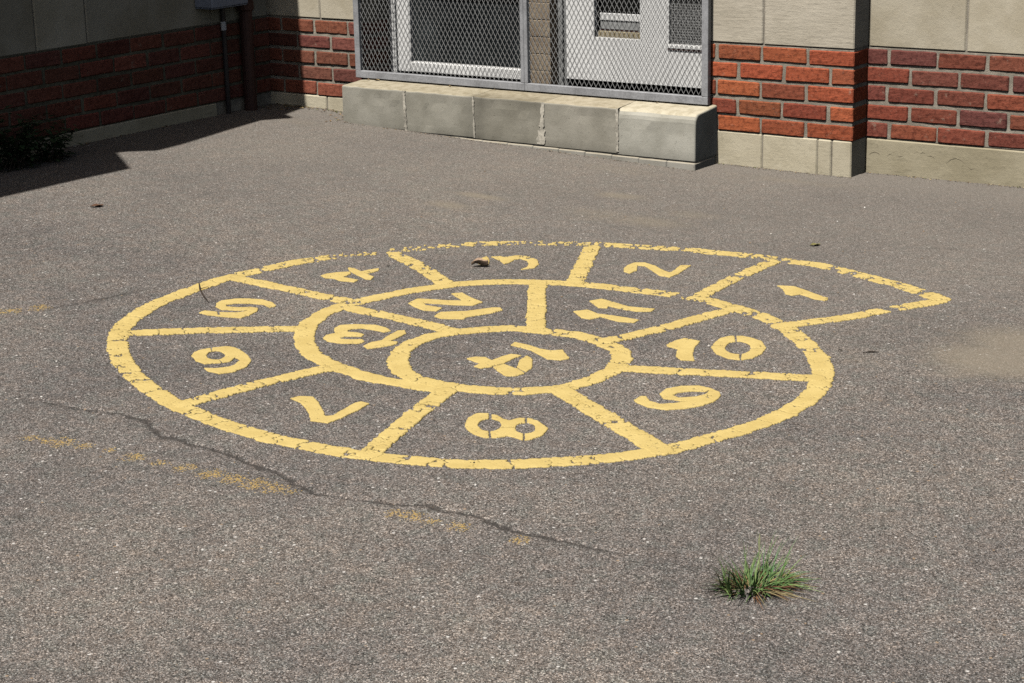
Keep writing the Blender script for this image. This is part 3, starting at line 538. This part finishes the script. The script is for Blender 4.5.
R_(s.build('chisel_marks', M['chisel'], rear))
# lintel and the stonework above what the photograph shows
s = MB(); s.box(.963, 2.787, 0, .2, 1.012, 1.07, .006); R_(s.build('lintel', M['stone'], rear))
s = MB()
for k in range(4):
    z = 1.076+k*.55
    for (xa, xb, y) in ((.371, 3.488, 0), (3.489, 9.4, .13)):
        x = xa
        while x < xb-.05:
            w = min(.62+.2*((k*7+int(x*10)) % 3)/2, xb-x)
            if xb-x-w < .15: w = xb-x
            s.box(x+.003, x+w-.003, y, y+.2, z, z+.544, .005, 0, (random.uniform(.93, 1.05),)*3); x += w
R_(s.build('upper_stonework', M['stone'], rear))
s = MB()   # mortar in the stone joints and the solid wall behind
s.box(.30, .957, .008, .196, .5168, 3.27, .001); s.box(2.793, 3.484, .008, .196, .5168, 3.27, .001); s.box(.958, 2.792, .02, .196, 1.03, 3.27, .001)
s.box(3.4895, 9.4, .138, .326, .5168, 3.27, .001)
s.box(.30, .957, .008, .196, -.1, .1455, .001); s.box(2.793, 3.484, .008, .196, -.1, .1455, .001); s.box(3.4895, 9.4, .14, .326, -.1, .1455, .001)
s.box(-.2, .955, .2035, .8, -.1, 3.2, .001); s.box(2.797, 3.48, .2035, .331, -.1, 3.2, .001); s.box(2.797, 9.4, .3345, .8, -.1, 3.2, .001)
s.box(.9565, 2.7955, .2045, .8, 1.016, 3.2, .001)
R_(s.build('wall_core', M['mortar'], rear))
s = MB(); s.box(.9565, 2.7955, .5, .8, -.1, 1.014, .001); s.box(.962, 1.86, .262, .4995, .236, 1.010, .001)
s.box(1.95, 2.79, .3, .4995, .236, 1.010, .001)
R_(s.build('dark_room', M['void'], rear))
s = MB(); s.box(.961, 2.789, .004, .26, -.1, .235, .004); R_(s.build('window_sill', M['dirt'], rear))
# pier between the two windows
s = MB()
for k in range(10):
    z = .237+k*.0775; s.box(1.762+random.uniform(0, .003), 1.918, .184+random.uniform(0, .003), .3, z, z+.0755, .003)
s.box(1.764, 1.934, .188, .29, .236, 1.011, .001)
R_(s.build('pier', M['pier'], rear))
# left window: white frame, dark pane
s = MB()
s.box(.962, .997, .203, .26, .237, 1.010, .003); s.box(.998, 1.078, .212, .258, .2565, 1.010, .006); s.box(.968, .990, .196, .2025, .25, 1.005, .003)
s.box(1.0785, 1.755, .206, .258, .260, .310, .005); s.box(1.0785, 1.755, .206, .258, .96, 1.009, .005)
win = R_(s.build('window', M['white'], rear)); win['label'] = 'dark window in a white frame left of the pier'
s = MB(); s.box(1.0788, 1.7548, .240, .246, .3104, .9596, .001); s.build('window_pane', M['glass'], win)
# right window: boarded with white panels
s = MB()
X = [1.98, 2.13, 2.368, 2.516, 2.69, 2.788]
for (a, c, z0, z1) in ((X[0], X[1], .286, 1.010), (X[1], X[2], .286, .480), (X[1], X[2], .70, 1.010), (X[2], X[3], .286, 1.010), (X[3], X[4], .286, .470), (X[3], X[4], .70, 1.010), (X[4], X[5], .286, 1.010)):
    s.box(a, c, .2, .228, z0, z1, .0006)
bw = R_(s.build('window', M['white'], rear)); bw['label'] = 'window boarded with white panels, a small opening and a grille, right of the pier'
s = MB(); s.box(1.938, 1.964, .192, .24, .236, 1.010, .003); s.box(1.9645, 1.979, .204, .24, .25, 1.010, .003); s.build('window_frame', M['greywood'], bw)
s = MB(); s.box(2.131, 2.367, .2285, .27, .474, .506, .002); s.box(2.131, 2.367, .245, .28, .5065, .512, .001, 1); s.box(2.131, 2.367, .250, .28, .5125, .552, .002, 2); s.box(2.131, 2.367, .245, .28, .5525, .585, .002, 3)
s.box(2.131, 2.367, .262, .28, .5855, .70, .001, 4)
s.build('vent_opening', [M['sill'], M['rust'], M['greywood'], M['white'], M['dullpane']], bw)
s = MB()
for k in range(22):
    x = 2.519+k*.008; s.box(x, x+.0022, .212, .215, .471, .70, .0004)
for k in range(19):
    z = .474+k*.012; s.box(2.517, 2.689, .2155, .2185, z, z+.0025, .0004)
s.box(2.517, 2.689, .224, .23, .4705, .6995, .001, 1)
s.build('vent_grille', [M['wire'], M['void']], bw)
s = MB(); s.box(2.512, 2.70, .193, .1995, .452, .468, .002); s.box(2.512, 2.70, .195, .1995, .444, .4515, .001, 1); s.build('vent_ledge', [M['white'], M['rust']], bw)

# the shaded wall at the left
side = empty('side_wall', (.37, -2, .087))
tag(side, 'shaded brick and stone wall at the left side of the yard', 'wall')
def S_(o): o.location = -Vector(side.location); return o
def pl_x(mb, a, c, z0, z1, pr_, t): mb.box(.172, .37+pr_, a, c, z0, z1, .0045, 0, t, .0017)
mb = MB(); bricks(mb, -9, -.001, -.105, -.21, pl_x, [(.20, .078, .055), (.23, .085, .058), (.175, .07, .052), (.26, .092, .062)])
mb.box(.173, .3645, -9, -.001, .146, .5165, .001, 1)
chip(S_(mb.build('brick_band', [M['brick'], M['shademortar']], side)))
ys = [-9, -8.2, -7.5, -6.7, -6.0, -5.2, -4.5, -3.7, -3.0, -2.24, -1.49, -1.195, -.40, -.001]
for a, c in zip(ys[:-1], ys[1:]):
    s = MB(); t = (1.12,)*3 if a == -1.49 else (random.uniform(.8, .95),)*3
    s.box(.17, .37-random.uniform(0, .003), a+.003, c-.003, .520, 1.07, .005, 0, t, .001); S_(s.build('stone_slab', M['stone'], side))
for a, c in zip(ys[:-1:2], ys[2::2]):
    s = MB(); s.box(.17, .372, a+.002, c-.002, -.05, .146, .005, 0, (.9, .9, .88), .001); S_(s.build('base_stone', M['basestone'], side))
s = MB()
for k in range(3):
    z = 1.076+k*.44
    for i in range(12): s.box(.17, .37, -9+i*.75+.003+(k % 2)*.0, -9+(i+1)*.75-.004, z, z+.434, .005, 0, (random.uniform(.85, 1.),)*3)
S_(s.build('upper_stonework', M['stone'], side))
s = MB(); s.box(-.3, .168, -9, .2, -.1, 2.395, .001); s.box(.1685, .362, -9, -.002, -.1, .1455, .001); s.box(.1685, .362, -9, -.002, .5168, 2.395, .001)
S_(s.build('wall_core', M['mortar'], side))
caster_outline = [(-.4, -9), (.85, -9), (.85, -3.2), (.862, -2.908), (.585, -2.707), (.615, -2.66), (.70, -2.56), (.689, -2.403), (.583, -1.754), (.664, -1.633), (.574, -1.58), (.51, -1.342), (.509, -.002), (-.4, -.002)]  # unseen slab, its outline shaped back from the shadow it casts on the yard
s = MB(); s.prism(caster_outline, 2.40, 2.44); S_(s.build('shadow_caster_eave', M['caster'], side))

# ------------------------------------------------------------------ concrete ledge under the windows
led = empty('concrete_ledge', (1.9, -.06, .03))
tag(led, 'low grey concrete block ledge under the caged basement windows', 'ledge')
def D_(o): o.location = -Vector(led.location); return o
LX = [.962, 1.342, 1.732, 2.110, 2.488, 2.868]
def ledge_block(i):
    a, c = LX[i], LX[i+1]; last = i == 4
    prof = []      # (y, z) profile: front face, eased edge, sloping top, back
    yf = -.190
    e = .008 if not last else .040
    for t in np.linspace(0, math.pi/2, 5): prof.append((yf+e-e*math.cos(t), .241-e+e*math.sin(t)))
    prof = [(yf-.001, .060-.004*i)]+[(yf, z_) for z_ in (.09, .125, .16, .195)]+prof+[(-.09, .246), (-.002, .254), (-.002, .060-.004*i)]
    xs = np.linspace(a+.0005, c-.0005, 17)
    if last: xs = np.r_[np.linspace(a+.0005, c-.012, 12), c-.012+.010*np.sin(np.linspace(.3, math.pi/2, 4))]
    if i == 0: xs = np.r_[a+.0015, a+.012, a+.03, np.linspace(a+.06, c-.0005, 15)]
    vs = []; fs = []; n = len(prof)
    for x in xs:
        ins = 0.; drop = 0.
        if last and x > c-.012: k = min(1, (x-(c-.012))/.010); q_ = 1-math.sqrt(max(0, 1-k*k)); drop = .007*q_; ins = .007*q_
        if i == 0 and x < a+.05: k = 1-(x-a)/.05; ins = .014*k; drop = .004*k
        for j, (y, z) in enumerate(prof):
            zz = z-drop*(1 if 1 <= j <= n-2 else 0); yy = y+ins*(1 if j < n-2 else 0)
            q = (noise2(np.array([x*9]), np.array([z*9+y*5]), 2.5, 60+i)[0]-.5)*.004
            vs.append((x, yy+q, zz+q*.6*(j > 0 and j < n-1)))
    m_ = len(xs)
    for k in range(m_-1):
        for j in range(n): fs.append((k*n+j, k*n+(j+1) % n, (k+1)*n+(j+1) % n, (k+1)*n+j))
    fs += [tuple(range(n)), tuple(range((m_-1)*n, m_*n))[::-1]]
    s = MB(); s.add(vs, fs, 0, [(.96, .96, .95), (.92, .92, .90), (.84, .83, .80), (.98, .97, .95), (1.22, 1.24, 1.25)][i])
    T = []
    for (x, y, z), t in zip(s.v, s.t):
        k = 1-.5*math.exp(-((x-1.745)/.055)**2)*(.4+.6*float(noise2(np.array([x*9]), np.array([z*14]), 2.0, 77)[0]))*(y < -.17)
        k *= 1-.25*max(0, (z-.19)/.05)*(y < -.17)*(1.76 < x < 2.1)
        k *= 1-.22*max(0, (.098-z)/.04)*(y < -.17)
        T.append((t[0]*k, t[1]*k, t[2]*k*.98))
    s.t = T
    return D_(s.build('concrete_block', M['concrete'], led))
for i in range(5): ledge_block(i)
s = MB()
for k in range(13):       # footing lip along the asphalt
    a = 1.10+k*.136; s.box(a, a+.1365, -.1985+random.uniform(0, .003), -.02, -.07, .054-.0038*((a-.93)/.385)+random.uniform(-.0015, .001), .004)
s.box(.995, 2.862, -.186, -.01, -.07, .07, .002)
D_(s.build('footing', M['concrete'], led))
for jx, lean, wd, rag in ((1.342, .002, .017, .7), (1.732, .001, .012, 1.), (2.108, -.004, .020, 1.2), (2.488, 0, .017, .6)):
    s = MB(); vs = []; fs = []; K = 26
    for k in range(K):
        t = k/(K-1); z = .054+t*.186; w0 = wd*(.25+.9*random.random()*rag+.25); x = jx+lean*(1-t)*3+random.uniform(-.001, .001)
        if jx == 2.108: w0 *= (1.9-1.5*t)
        if jx == 1.732: w0 *= .25 if .4 < t < .6 else .8
        vs += [(x-w0*.55, -.1938, z), (x+w0*.45, -.1938, z), (x+w0*.45, -.18, z), (x-w0*.55, -.18, z)]
    for k in range(K-1):
        for j in range(4): fs.append((k*4+j, k*4+(j+1) % 4, k*4+4+(j+1) % 4, k*4+4+j))
    s.add(vs, fs); D_(s.build('mortar_joint', M['joint'], led))

# ------------------------------------------------------------------ mesh guards in front of the windows
def guard(x0, x1, lw, rw, label):
    g = empty('window_guard', (x0, -.03, .258)); tag(g, label, 'window guard', 'mesh guards over the basement windows')
    z0, z1 = .2575, 1.12; o3 = Vector((x0, -.03, .258))
    s = MB(); yb = (-.042, -.016)
    s.box(x0, x1, *yb, z0, z0+.034, .002); s.box(x0, x1, *yb, z1-.03, z1, .002)
    s.box(x0, x0+lw, *yb, z0+.0342, z1-.0302, .002); s.box(x1-rw, x1, *yb, z0+.0342, z1-.0302, .002)
    o = s.build('guard_frame', M['steel'], g); o.location = -o3
    a, c, p, q = x0+lw-.004, x1-rw+.004, z0+.030, z1-.026
    dw, dh, t = .0244, .0425, .00072
    s = MB(); ncol = int((c-a)/dw)+1; nrow = int((q-p)/dh)+2; y0 = -.0265
    def strand(P0, P1):
        d = Vector((P1[0]-P0[0], 0, P1[1]-P0[1])); n_ = Vector((-d.z, 0, d.x)).normalized()*t
        yy = .0009
        vs = []
        for (px, pz) in (P0, P1):
            for sx, sy in ((-1, -1), (1, -1), (1, 1), (-1, 1)): vs.append((px+n_.x*sx, y0+sy*yy, pz+n_.z*sx))
        s.add(vs, [(0, 1, 5, 4), (1, 2, 6, 5), (2, 3, 7, 6), (3, 0, 4, 7)])
    def cl(P0, P1):
        for P_ in (P0, P1):
            if P_[0] < a-1e-6 or P_[0] > c+1e-6: return
        (xa, za), (xb, zb) = P0, P1
        if zb < p or za > q: return
        if za < p: xa += (xb-xa)*(p-za)/(zb-za); za = p
        if zb > q: xb = xa+(xb-xa)*(q-za)/(zb-za); zb = q
        strand((xa, za), (xb, zb))
    for i in range(ncol+1):
        for j in range(-1, nrow):
            x = a+i*dw; z = p+j*dh-.012
            for sg in (-1, 1):
                cl((x, z), (x+sg*dw/2, z+dh/2)); cl((x+sg*dw/2, z+dh/2), (x, z+dh))
    o = s.build('wire_mesh', M['wire'], g, recalc=False); o.location = -o3
    return g
guard(.940, 1.9095, .031, .019, 'grey steel mesh guard in front of the dark left window')
guard(1.910, 2.843, .019, .031, 'grey steel mesh guard in front of the white boarded right window')

# ------------------------------------------------------------------ pipes and box in the shaded corner
s = MB(); s.box(.3725, .485, -.512, -.262, .609, .95, .004); s.box(.3715, .480, -.507, -.267, .604, .6085, .001)
ub = s.build('utility_box', M['bluegrey']); tag(ub, 'blue grey metal utility box on the shaded wall above the thin conduit', 'utility box')
s = MB(); s.tube([(.388, -.34, .075), (.388, -.34, .35), (.388, -.34, .604)], .0115, 10)
cd = s.build('conduit', M['blackpipe'], smooth=False); tag(cd, 'thin black conduit running down the shaded wall below the grey box', 'conduit')
s = MB(); s.tube([(.388, -.34, .487), (.388, -.34, .528)], .0135, 10); s.build('tape_band', M['tagwhite'], cd)
s = MB(); s.tube([(.410, -.205, .07), (.410, -.205, .5), (.410, -.205, 2.39)], .031, 14)
dp = s.build('downspout', M['rust'], smooth=False); tag(dp, 'red brown downspout pipe in the shaded corner beside the conduit', 'downspout')
s = MB(); s.tube([(.410, -.205, .565), (.410, -.205, .572), (.410, -.205, .610), (.410, -.205, .617)], [.033, .042, .042, .033], 14); s.build('pipe_collar', M['rust'], dp)

# ------------------------------------------------------------------ plants
def blade(mb, base, az, lean, L, w, tint, curl=1., mi=0):
    n = 6; vs = []; fs = []
    d = Vector((math.cos(az), math.sin(az), 0)); sd = Vector((-d.y, d.x, 0))
    p = Vector(base); ang = lean
    for k in range(n+1):
        t = k/n; ww = w*(1-t**1.6)*.5+.0002
        tw = sd*math.cos(t*1.2)+Vector((0, 0, 1))*math.sin(t*1.2)*.5
        vs += [p-tw*ww, p+tw*ww]
        p = p+(d*math.sin(ang)+Vector((0, 0, 1))*math.cos(ang))*L/n; ang = min(ang+curl*.22, 1.62)
        if p.z < base[2]+.002: p.z = base[2]+.002
    for k in range(n): fs.append((2*k, 2*k+1, 2*k+3, 2*k+2))
    mb.add(vs, fs, mi, tint)
tx, ty = PAINT['spots']['tuft']
tx -= .008; ty -= .006
tuft = empty('grass_tuft', (tx, ty, 0)); tag(tuft, 'small green grass tuft growing from the asphalt in the foreground', 'grass tuft')
s = MB()
for i in range(230):
    a = random.uniform(0, 2*math.pi); r = .062*math.sqrt(random.random())
    bx, by = r*.95*math.cos(a)*.82-r*math.sin(a)*.3, r*math.sin(a)*.6+r*1.2*math.cos(a)*.55
    az = math.atan2(by, bx)+random.gauss(0, .7); lean = min(1.35, random.uniform(.2, 1.2)*(r/.062*.9+.3))
    lean = lean if i > 9 else .15
    g = random.uniform(1.2, 2.3); t = random.choice([(.055, .105, .032), (.045, .095, .035), (.075, .125, .04), (.10, .145, .05)])
    blade(s, (bx, by, 0), az, lean, random.uniform(.04, .098) if i > 9 else random.uniform(.10, .12), random.uniform(.0022, .0038), tuple(x*g for x in t), random.uniform(.3, 1.2))
s.build('blades', M['leaf'], tuft, recalc=False)
s = MB()
for i in range(115):
    a = random.uniform(0, 2*math.pi); az = random.choice([random.uniform(-.4, 1.1), random.uniform(2.3, 4.0), random.uniform(0, 6.28)])
    r = random.uniform(.01, .05)
    t = random.choice([(.20, .105, .05), (.28, .19, .09), (.13, .065, .035), (.24, .20, .10)])
    blade(s, (r*math.cos(az), r*math.sin(az), 0), az, random.uniform(.95, 1.45), random.uniform(.04, .10), random.uniform(.002, .0034), t, .5)
s.build('dead_blades', M['dryleaf'], tuft, recalc=False)
s = MB()
for (dx, dy, hx, hy, h) in ((.005, .02, .0, .03, .095),):
    s.tube([(dx, dy, 0), (dx*.6+hx*.4, dy*.6+hy*.4, h*.5), (hx, hy, h)], [.0010, .0009, .0007], 5)
    s.tube([(hx*.8+dx*.2, hy*.8+dy*.2, h*.74), (hx, hy, h), (hx*1.02, hy*1.02, h+.012)], [.0014, .0019, .0006], 5)
s.t = [(.34, .36, .20)]*len(s.v); s.build('seed_stalk', M['leaf'], tuft)

plant = empty('weed_plant', (.55, -1.62, .087)); tag(plant, 'dark leafy weed growing at the foot of the shaded wall', 'weed')
s = MB(); st = MB()
for i in range(44):
    bx, by = random.uniform(-.05, .05), random.uniform(-.45, .02); az = random.uniform(-2.2, 2.2); h = random.uniform(.07, .18)*(1.0-.5*max(0, by)/.26)
    if by < -.1: h *= 1.25
    tip = Vector((bx+math.cos(az)*.06*random.random(), by+math.sin(az)*.12, h)); base = Vector((bx, by, 0))
    st.tube([base, base.lerp(tip, .5)+Vector((0, 0, .01)), tip], [.0022, .0018, .001], 5)
    for k in range(20):
        t = random.uniform(.15, 1.05); c = base.lerp(tip, t)+Vector([random.gauss(0, .02) for _ in range(3)]); c.z = max(c.z, .006)
        a = random.uniform(0, 6.28); l = random.uniform(.025, .055); w = l*.5; ti = random.uniform(-.5, .6)
        d = Vector((math.cos(a), math.sin(a), ti)).normalized(); sd = d.cross(Vector((0, 0, 1))).normalized(); up = sd.cross(d)
        g = random.uniform(.6, 1.3)
        s.add([c, c+d*l*.5+sd*w*.5+up*.004, c+d*l, c+d*l*.5-sd*w*.5+up*.004, c+d*l*.5], [(0, 1, 4), (1, 2, 4), (2, 3, 4), (3, 0, 4)], 0, (.028*g, .055*g, .024*g))
s.build('leaves', M['leaf'], plant, recalc=False); st.build('stems', M['twig'], plant)

# ------------------------------------------------------------------ small things lying on the asphalt
def curled_leaf(name, at, az, L, W, curl, tint, label, z=.002):
    vs = []; fs = []; n, k = 9, 7
    for i in range(n):
        u = i/(n-1); half = W*.5*math.sin(math.pi*min(max(u, .02), .985))**.7
        for j in range(k):
            v = j/(k-1)*2-1
            x = (u-.5)*L; y = v*half*(1-.25*curl); zz = curl*.022*(v*v)*(.5+u*.6)+.006*curl*math.sin(u*5)+.0015*math.sin(9*u+4*v)+.0018
            vs.append((x*math.cos(az)-y*math.sin(az), x*math.sin(az)+y*math.cos(az), max(zz, .001)))
    for i in range(n-1):
        for j in range(k-1): fs.append((i*k+j, i*k+j+1, (i+1)*k+j+1, (i+1)*k+j))
    s = MB(); s.add(vs, fs, 0, tint); o = s.build(name, M['dryleaf'], recalc=False, smooth=True)
    o.location = (at[0], at[1], float(gz(at[0]))+z); tag(o, label, 'leaf'); return o
lf = PAINT['spots']['leaf']
curled_leaf('dead_leaf', lf, .5, .058, .04, 1., (.50, .35, .24), 'curled brown dead leaf lying on the yellow number 3', .0045)
bl = PAINT['spots']['brownleaf']
curled_leaf('dead_leaf', bl, 1.0, .05, .03, .25, (.14, .075, .045), 'flat dark brown leaf on the asphalt near the shadow edge')
gl = PAINT['spots']['greenleaf']
curled_leaf('fallen_leaf', gl, .9, .04, .02, .2, (.24, .22, .08), 'small yellow green leaf on the asphalt behind the hopscotch')
tw = PAINT['spots']['twig']; s = MB()
zz = [.007, .010, .006, .003]
s.tube([(x-tw[1][0], y-tw[1][1], z) for (x, y), z in zip(tw, zz)], [.0016, .0026, .0024, .0013], 6)
s.tube([(.0, 0, .010), (.018, .022, .016)], [.0016, .0007], 5)
t = s.build('twig', M['twig']); t.location = (tw[1][0], tw[1][1], float(gz(tw[1][0]))); tag(t, 'short dark twig lying across the outer yellow line beside number 5', 'twig')
tw = PAINT['spots']['stick']; s = MB(); s.tube([(x-tw[1][0], y-tw[1][1], .003) for x, y in tw], [.0016, .0024, .0012], 6)
t = s.build('twig', M['twig']); t.location = (tw[1][0], tw[1][1], 0); tag(t, 'tiny dark stick on bare asphalt right of the hopscotch', 'twig')

def stones(name, pts, label, kind='stuff', pal=None, mat_='pebble'):
    s = MB()
    for (x, y, r) in pts:
        n = 7; vs = []; t = random.choice(pal); g = random.uniform(.75, 1.2); ph = random.random()*6
        for k, (rr, zz) in enumerate(((1., .15), (.85, .75), (.35, 1.))):
            for i in range(n):
                a = 2*math.pi*i/n+ph; q = r*rr*random.uniform(.75, 1.2); vs.append((x+q*math.cos(a), y+q*math.sin(a)*.85, float(gz(x))+r*zz*.9))
        fs = [(k*n+i, k*n+(i+1) % n, (k+1)*n+(i+1) % n, (k+1)*n+i) for k in range(2) for i in range(n)]+[tuple(range(2*n, 3*n))]
        s.add(vs, fs, 0, tuple(c*g for c in t))
    o = s.build(name, M[mat_], recalc=False); tag(o, label, name.replace('_', ' '), kind=kind); return o
pts = []
for i in range(700):
    x, y = random.uniform(1.2, 6.2), random.uniform(-5.2, -.25)
    pts.append((x, y, .0012+.0030*random.random()**2))
stones('gravel', pts, 'loose grit and tiny pale stones scattered over the asphalt', pal=[(.52, .49, .45), (.30, .27, .24), (.64, .62, .58), (.58, .56, .53), (.10, .09, .08), (.30, .22, .15)])
s = MB()
def litter(x, y, L, t):
    a = random.uniform(0, 6.28); c, d = math.cos(a)*L, math.sin(a)*L; z = float(gz(x))+.002
    h = [random.uniform(0, L*.5) for _ in range(4)]
    s.add([(x-c, y-d, z+h[0]), (x-d*.45, y+c*.45, z+h[1]), (x+c, y+d, z+h[2]), (x+d*.45, y-c*.45, z+h[3])], [(0, 1, 2), (0, 2, 3)], 0, t)
LP = [(.30, .20, .10), (.36, .27, .14), (.20, .12, .06), (.42, .34, .2), (.13, .09, .05), (.16, .18, .06)]
for i in range(150): litter(random.uniform(.40, .95), -abs(random.gauss(0, .035))-.006, random.uniform(.003, .011), random.choice(LP))
for i in range(60): litter(random.uniform(.39, .62), random.uniform(-.16, -.01), random.uniform(.004, .012), random.choice(LP))
for i in range(50): litter(random.gauss(.95, .035), -abs(random.gauss(.09, .07))-.01, random.uniform(.004, .012), random.choice(LP))
DK = [(.05, .042, .032), (.07, .058, .042), (.10, .085, .06), (.035, .03, .025)]
for i in range(420): litter(random.uniform(.99, 2.88), -.202-abs(random.gauss(0, .010)), random.uniform(.0015, .005), random.choice(DK+LP[:2]))
for i in range(160): litter(random.uniform(2.86, 3.50), -.004-abs(random.gauss(0, .009)), random.uniform(.0015, .005), random.choice(DK+LP[:2]))
for i in range(380): litter(random.uniform(3.5, 5.4), .127-abs(random.gauss(0, .010)), random.uniform(.0015, .006), random.choice(DK+LP[:2]))
for i in range(50): litter(random.uniform(2.86, 3.48), -.006-abs(random.gauss(0, .012)), random.uniform(.002, .006), random.choice(LP))
for i in range(90): litter(random.uniform(3.5, 5.5), .118-abs(random.gauss(0, .014)), random.uniform(.002, .007), random.choice(LP))
for i in range(60): litter(.376+abs(random.gauss(0, .02)), random.uniform(-2.4, -.1), random.uniform(.003, .01), random.choice(LP))
for x, y in PAINT['spots']['chips']: litter(x, y, .012, (.5, .5, .48)); litter(x+.008, y+.004, .008, (.4, .4, .4))
for x, y in PAINT['spots']['darkspot']: litter(x, y, .008, (.03, .028, .025)); litter(x+.004, y+.003, .006, (.03, .025, .02))
for i in range(140): litter(random.uniform(1.0, 6.0), random.uniform(-5, -.2), random.uniform(.0015, .005), random.choice(LP[:1]+[(.04, .035, .03)]*3+[(.16, .12, .08)]))
lt = s.build('leaf_litter', M['dryleaf'], recalc=False); tag(lt, 'dry leaf crumbs and dirt gathered along the foot of the walls', 'leaf litter', kind='stuff')
s = MB()
for (x, y, L) in ((1.07, -.045, .02), (1.02, -.05, .012), (1.50, -.05, .012), (2.60, -.05, .010), (1.75, -.046, .008)):
    for k in range(3):
        a = random.uniform(0, 6.28); c, d = math.cos(a)*L, math.sin(a)*L*.6; z = .2505+random.uniform(.0, .003)
        s.add([(x-c, y-d*.5, z), (x-d*.45, y+c*.35, z+L*.4), (x+c, y+d*.5, z+.001), (x+d*.45, y-c*.35, z+L*.3)], [(0, 1, 2), (0, 2, 3)], 0, random.choice(LP[:4]))
lt = s.build('leaf_litter', M['dryleaf'], recalc=False); tag(lt, 'few dry leaf scraps on top of the concrete ledge under the mesh guards', 'leaf litter', kind='stuff')

# ------------------------------------------------------------------ light, sky, camera
d = Vector((.031, .577, -1)).normalized()
sun = bpy.data.lights.new('sun', 'SUN'); sun.energy = 5.0; sun.angle = math.radians(.53); sun.color = (1, .955, .89)
so = bpy.data.objects.new('sun', sun); so.rotation_euler = d.to_track_quat('-Z', 'Y').to_euler(); so.location = (0, -6, 10); link(so)
w = bpy.data.worlds.new('World'); sc.world = w; w.use_nodes = True
nt = w.node_tree; bg = nt.nodes['Background']; sky = nt.nodes.new('ShaderNodeTexSky'); sky.sky_type = 'NISHITA'; sky.sun_disc = False
sky.sun_elevation = math.radians(60); sky.sun_rotation = math.atan2(-d.x, -d.y); sky.air_density = .65; sky.dust_density = 1.2; sky.ozone_density = .2
wb = nt.nodes.new('ShaderNodeMix'); wb.data_type = 'RGBA'; wb.blend_type = 'MULTIPLY'; wb.inputs[0].default_value = 1; wb.inputs[7].default_value = (1.16, 1.0, .80, 1)
nt.links.new(sky.outputs[0], wb.inputs[6]); nt.links.new(wb.outputs[2], bg.inputs[0]); bg.inputs[1].default_value = .068
cam = bpy.data.cameras.new('camera'); cam.sensor_width = 36; cam.lens = 1937.76/1024*36; cam.clip_end = 500; cam.clip_start = .05
co = bpy.data.objects.new('camera', cam); link(co)
r_ = Vector((0.82432612, 0.56568072, -0.0221759)); u_ = Vector((-0.13695673, 0.2372795, 0.96173868)); f_ = Vector((-0.54929892, 0.78974918, -0.27306947))
co.matrix_world = Matrix(((r_.x, u_.x, -f_.x, 6.7899355), (r_.y, u_.y, -f_.y, -7.20157862), (r_.z, u_.z, -f_.z, 1.55), (0, 0, 0, 1)))
sc.camera = co
sc.view_settings.view_transform = 'Standard'; sc.view_settings.look = 'None'; sc.view_settings.exposure = 0; sc.view_settings.gamma = 1
sc.view_settings.use_curve_mapping = False
sc.render.engine = 'CYCLES'; sc.cycles.use_denoising = False; sc.cycles.max_bounces = 6; sc.cycles.diffuse_bounces = 0
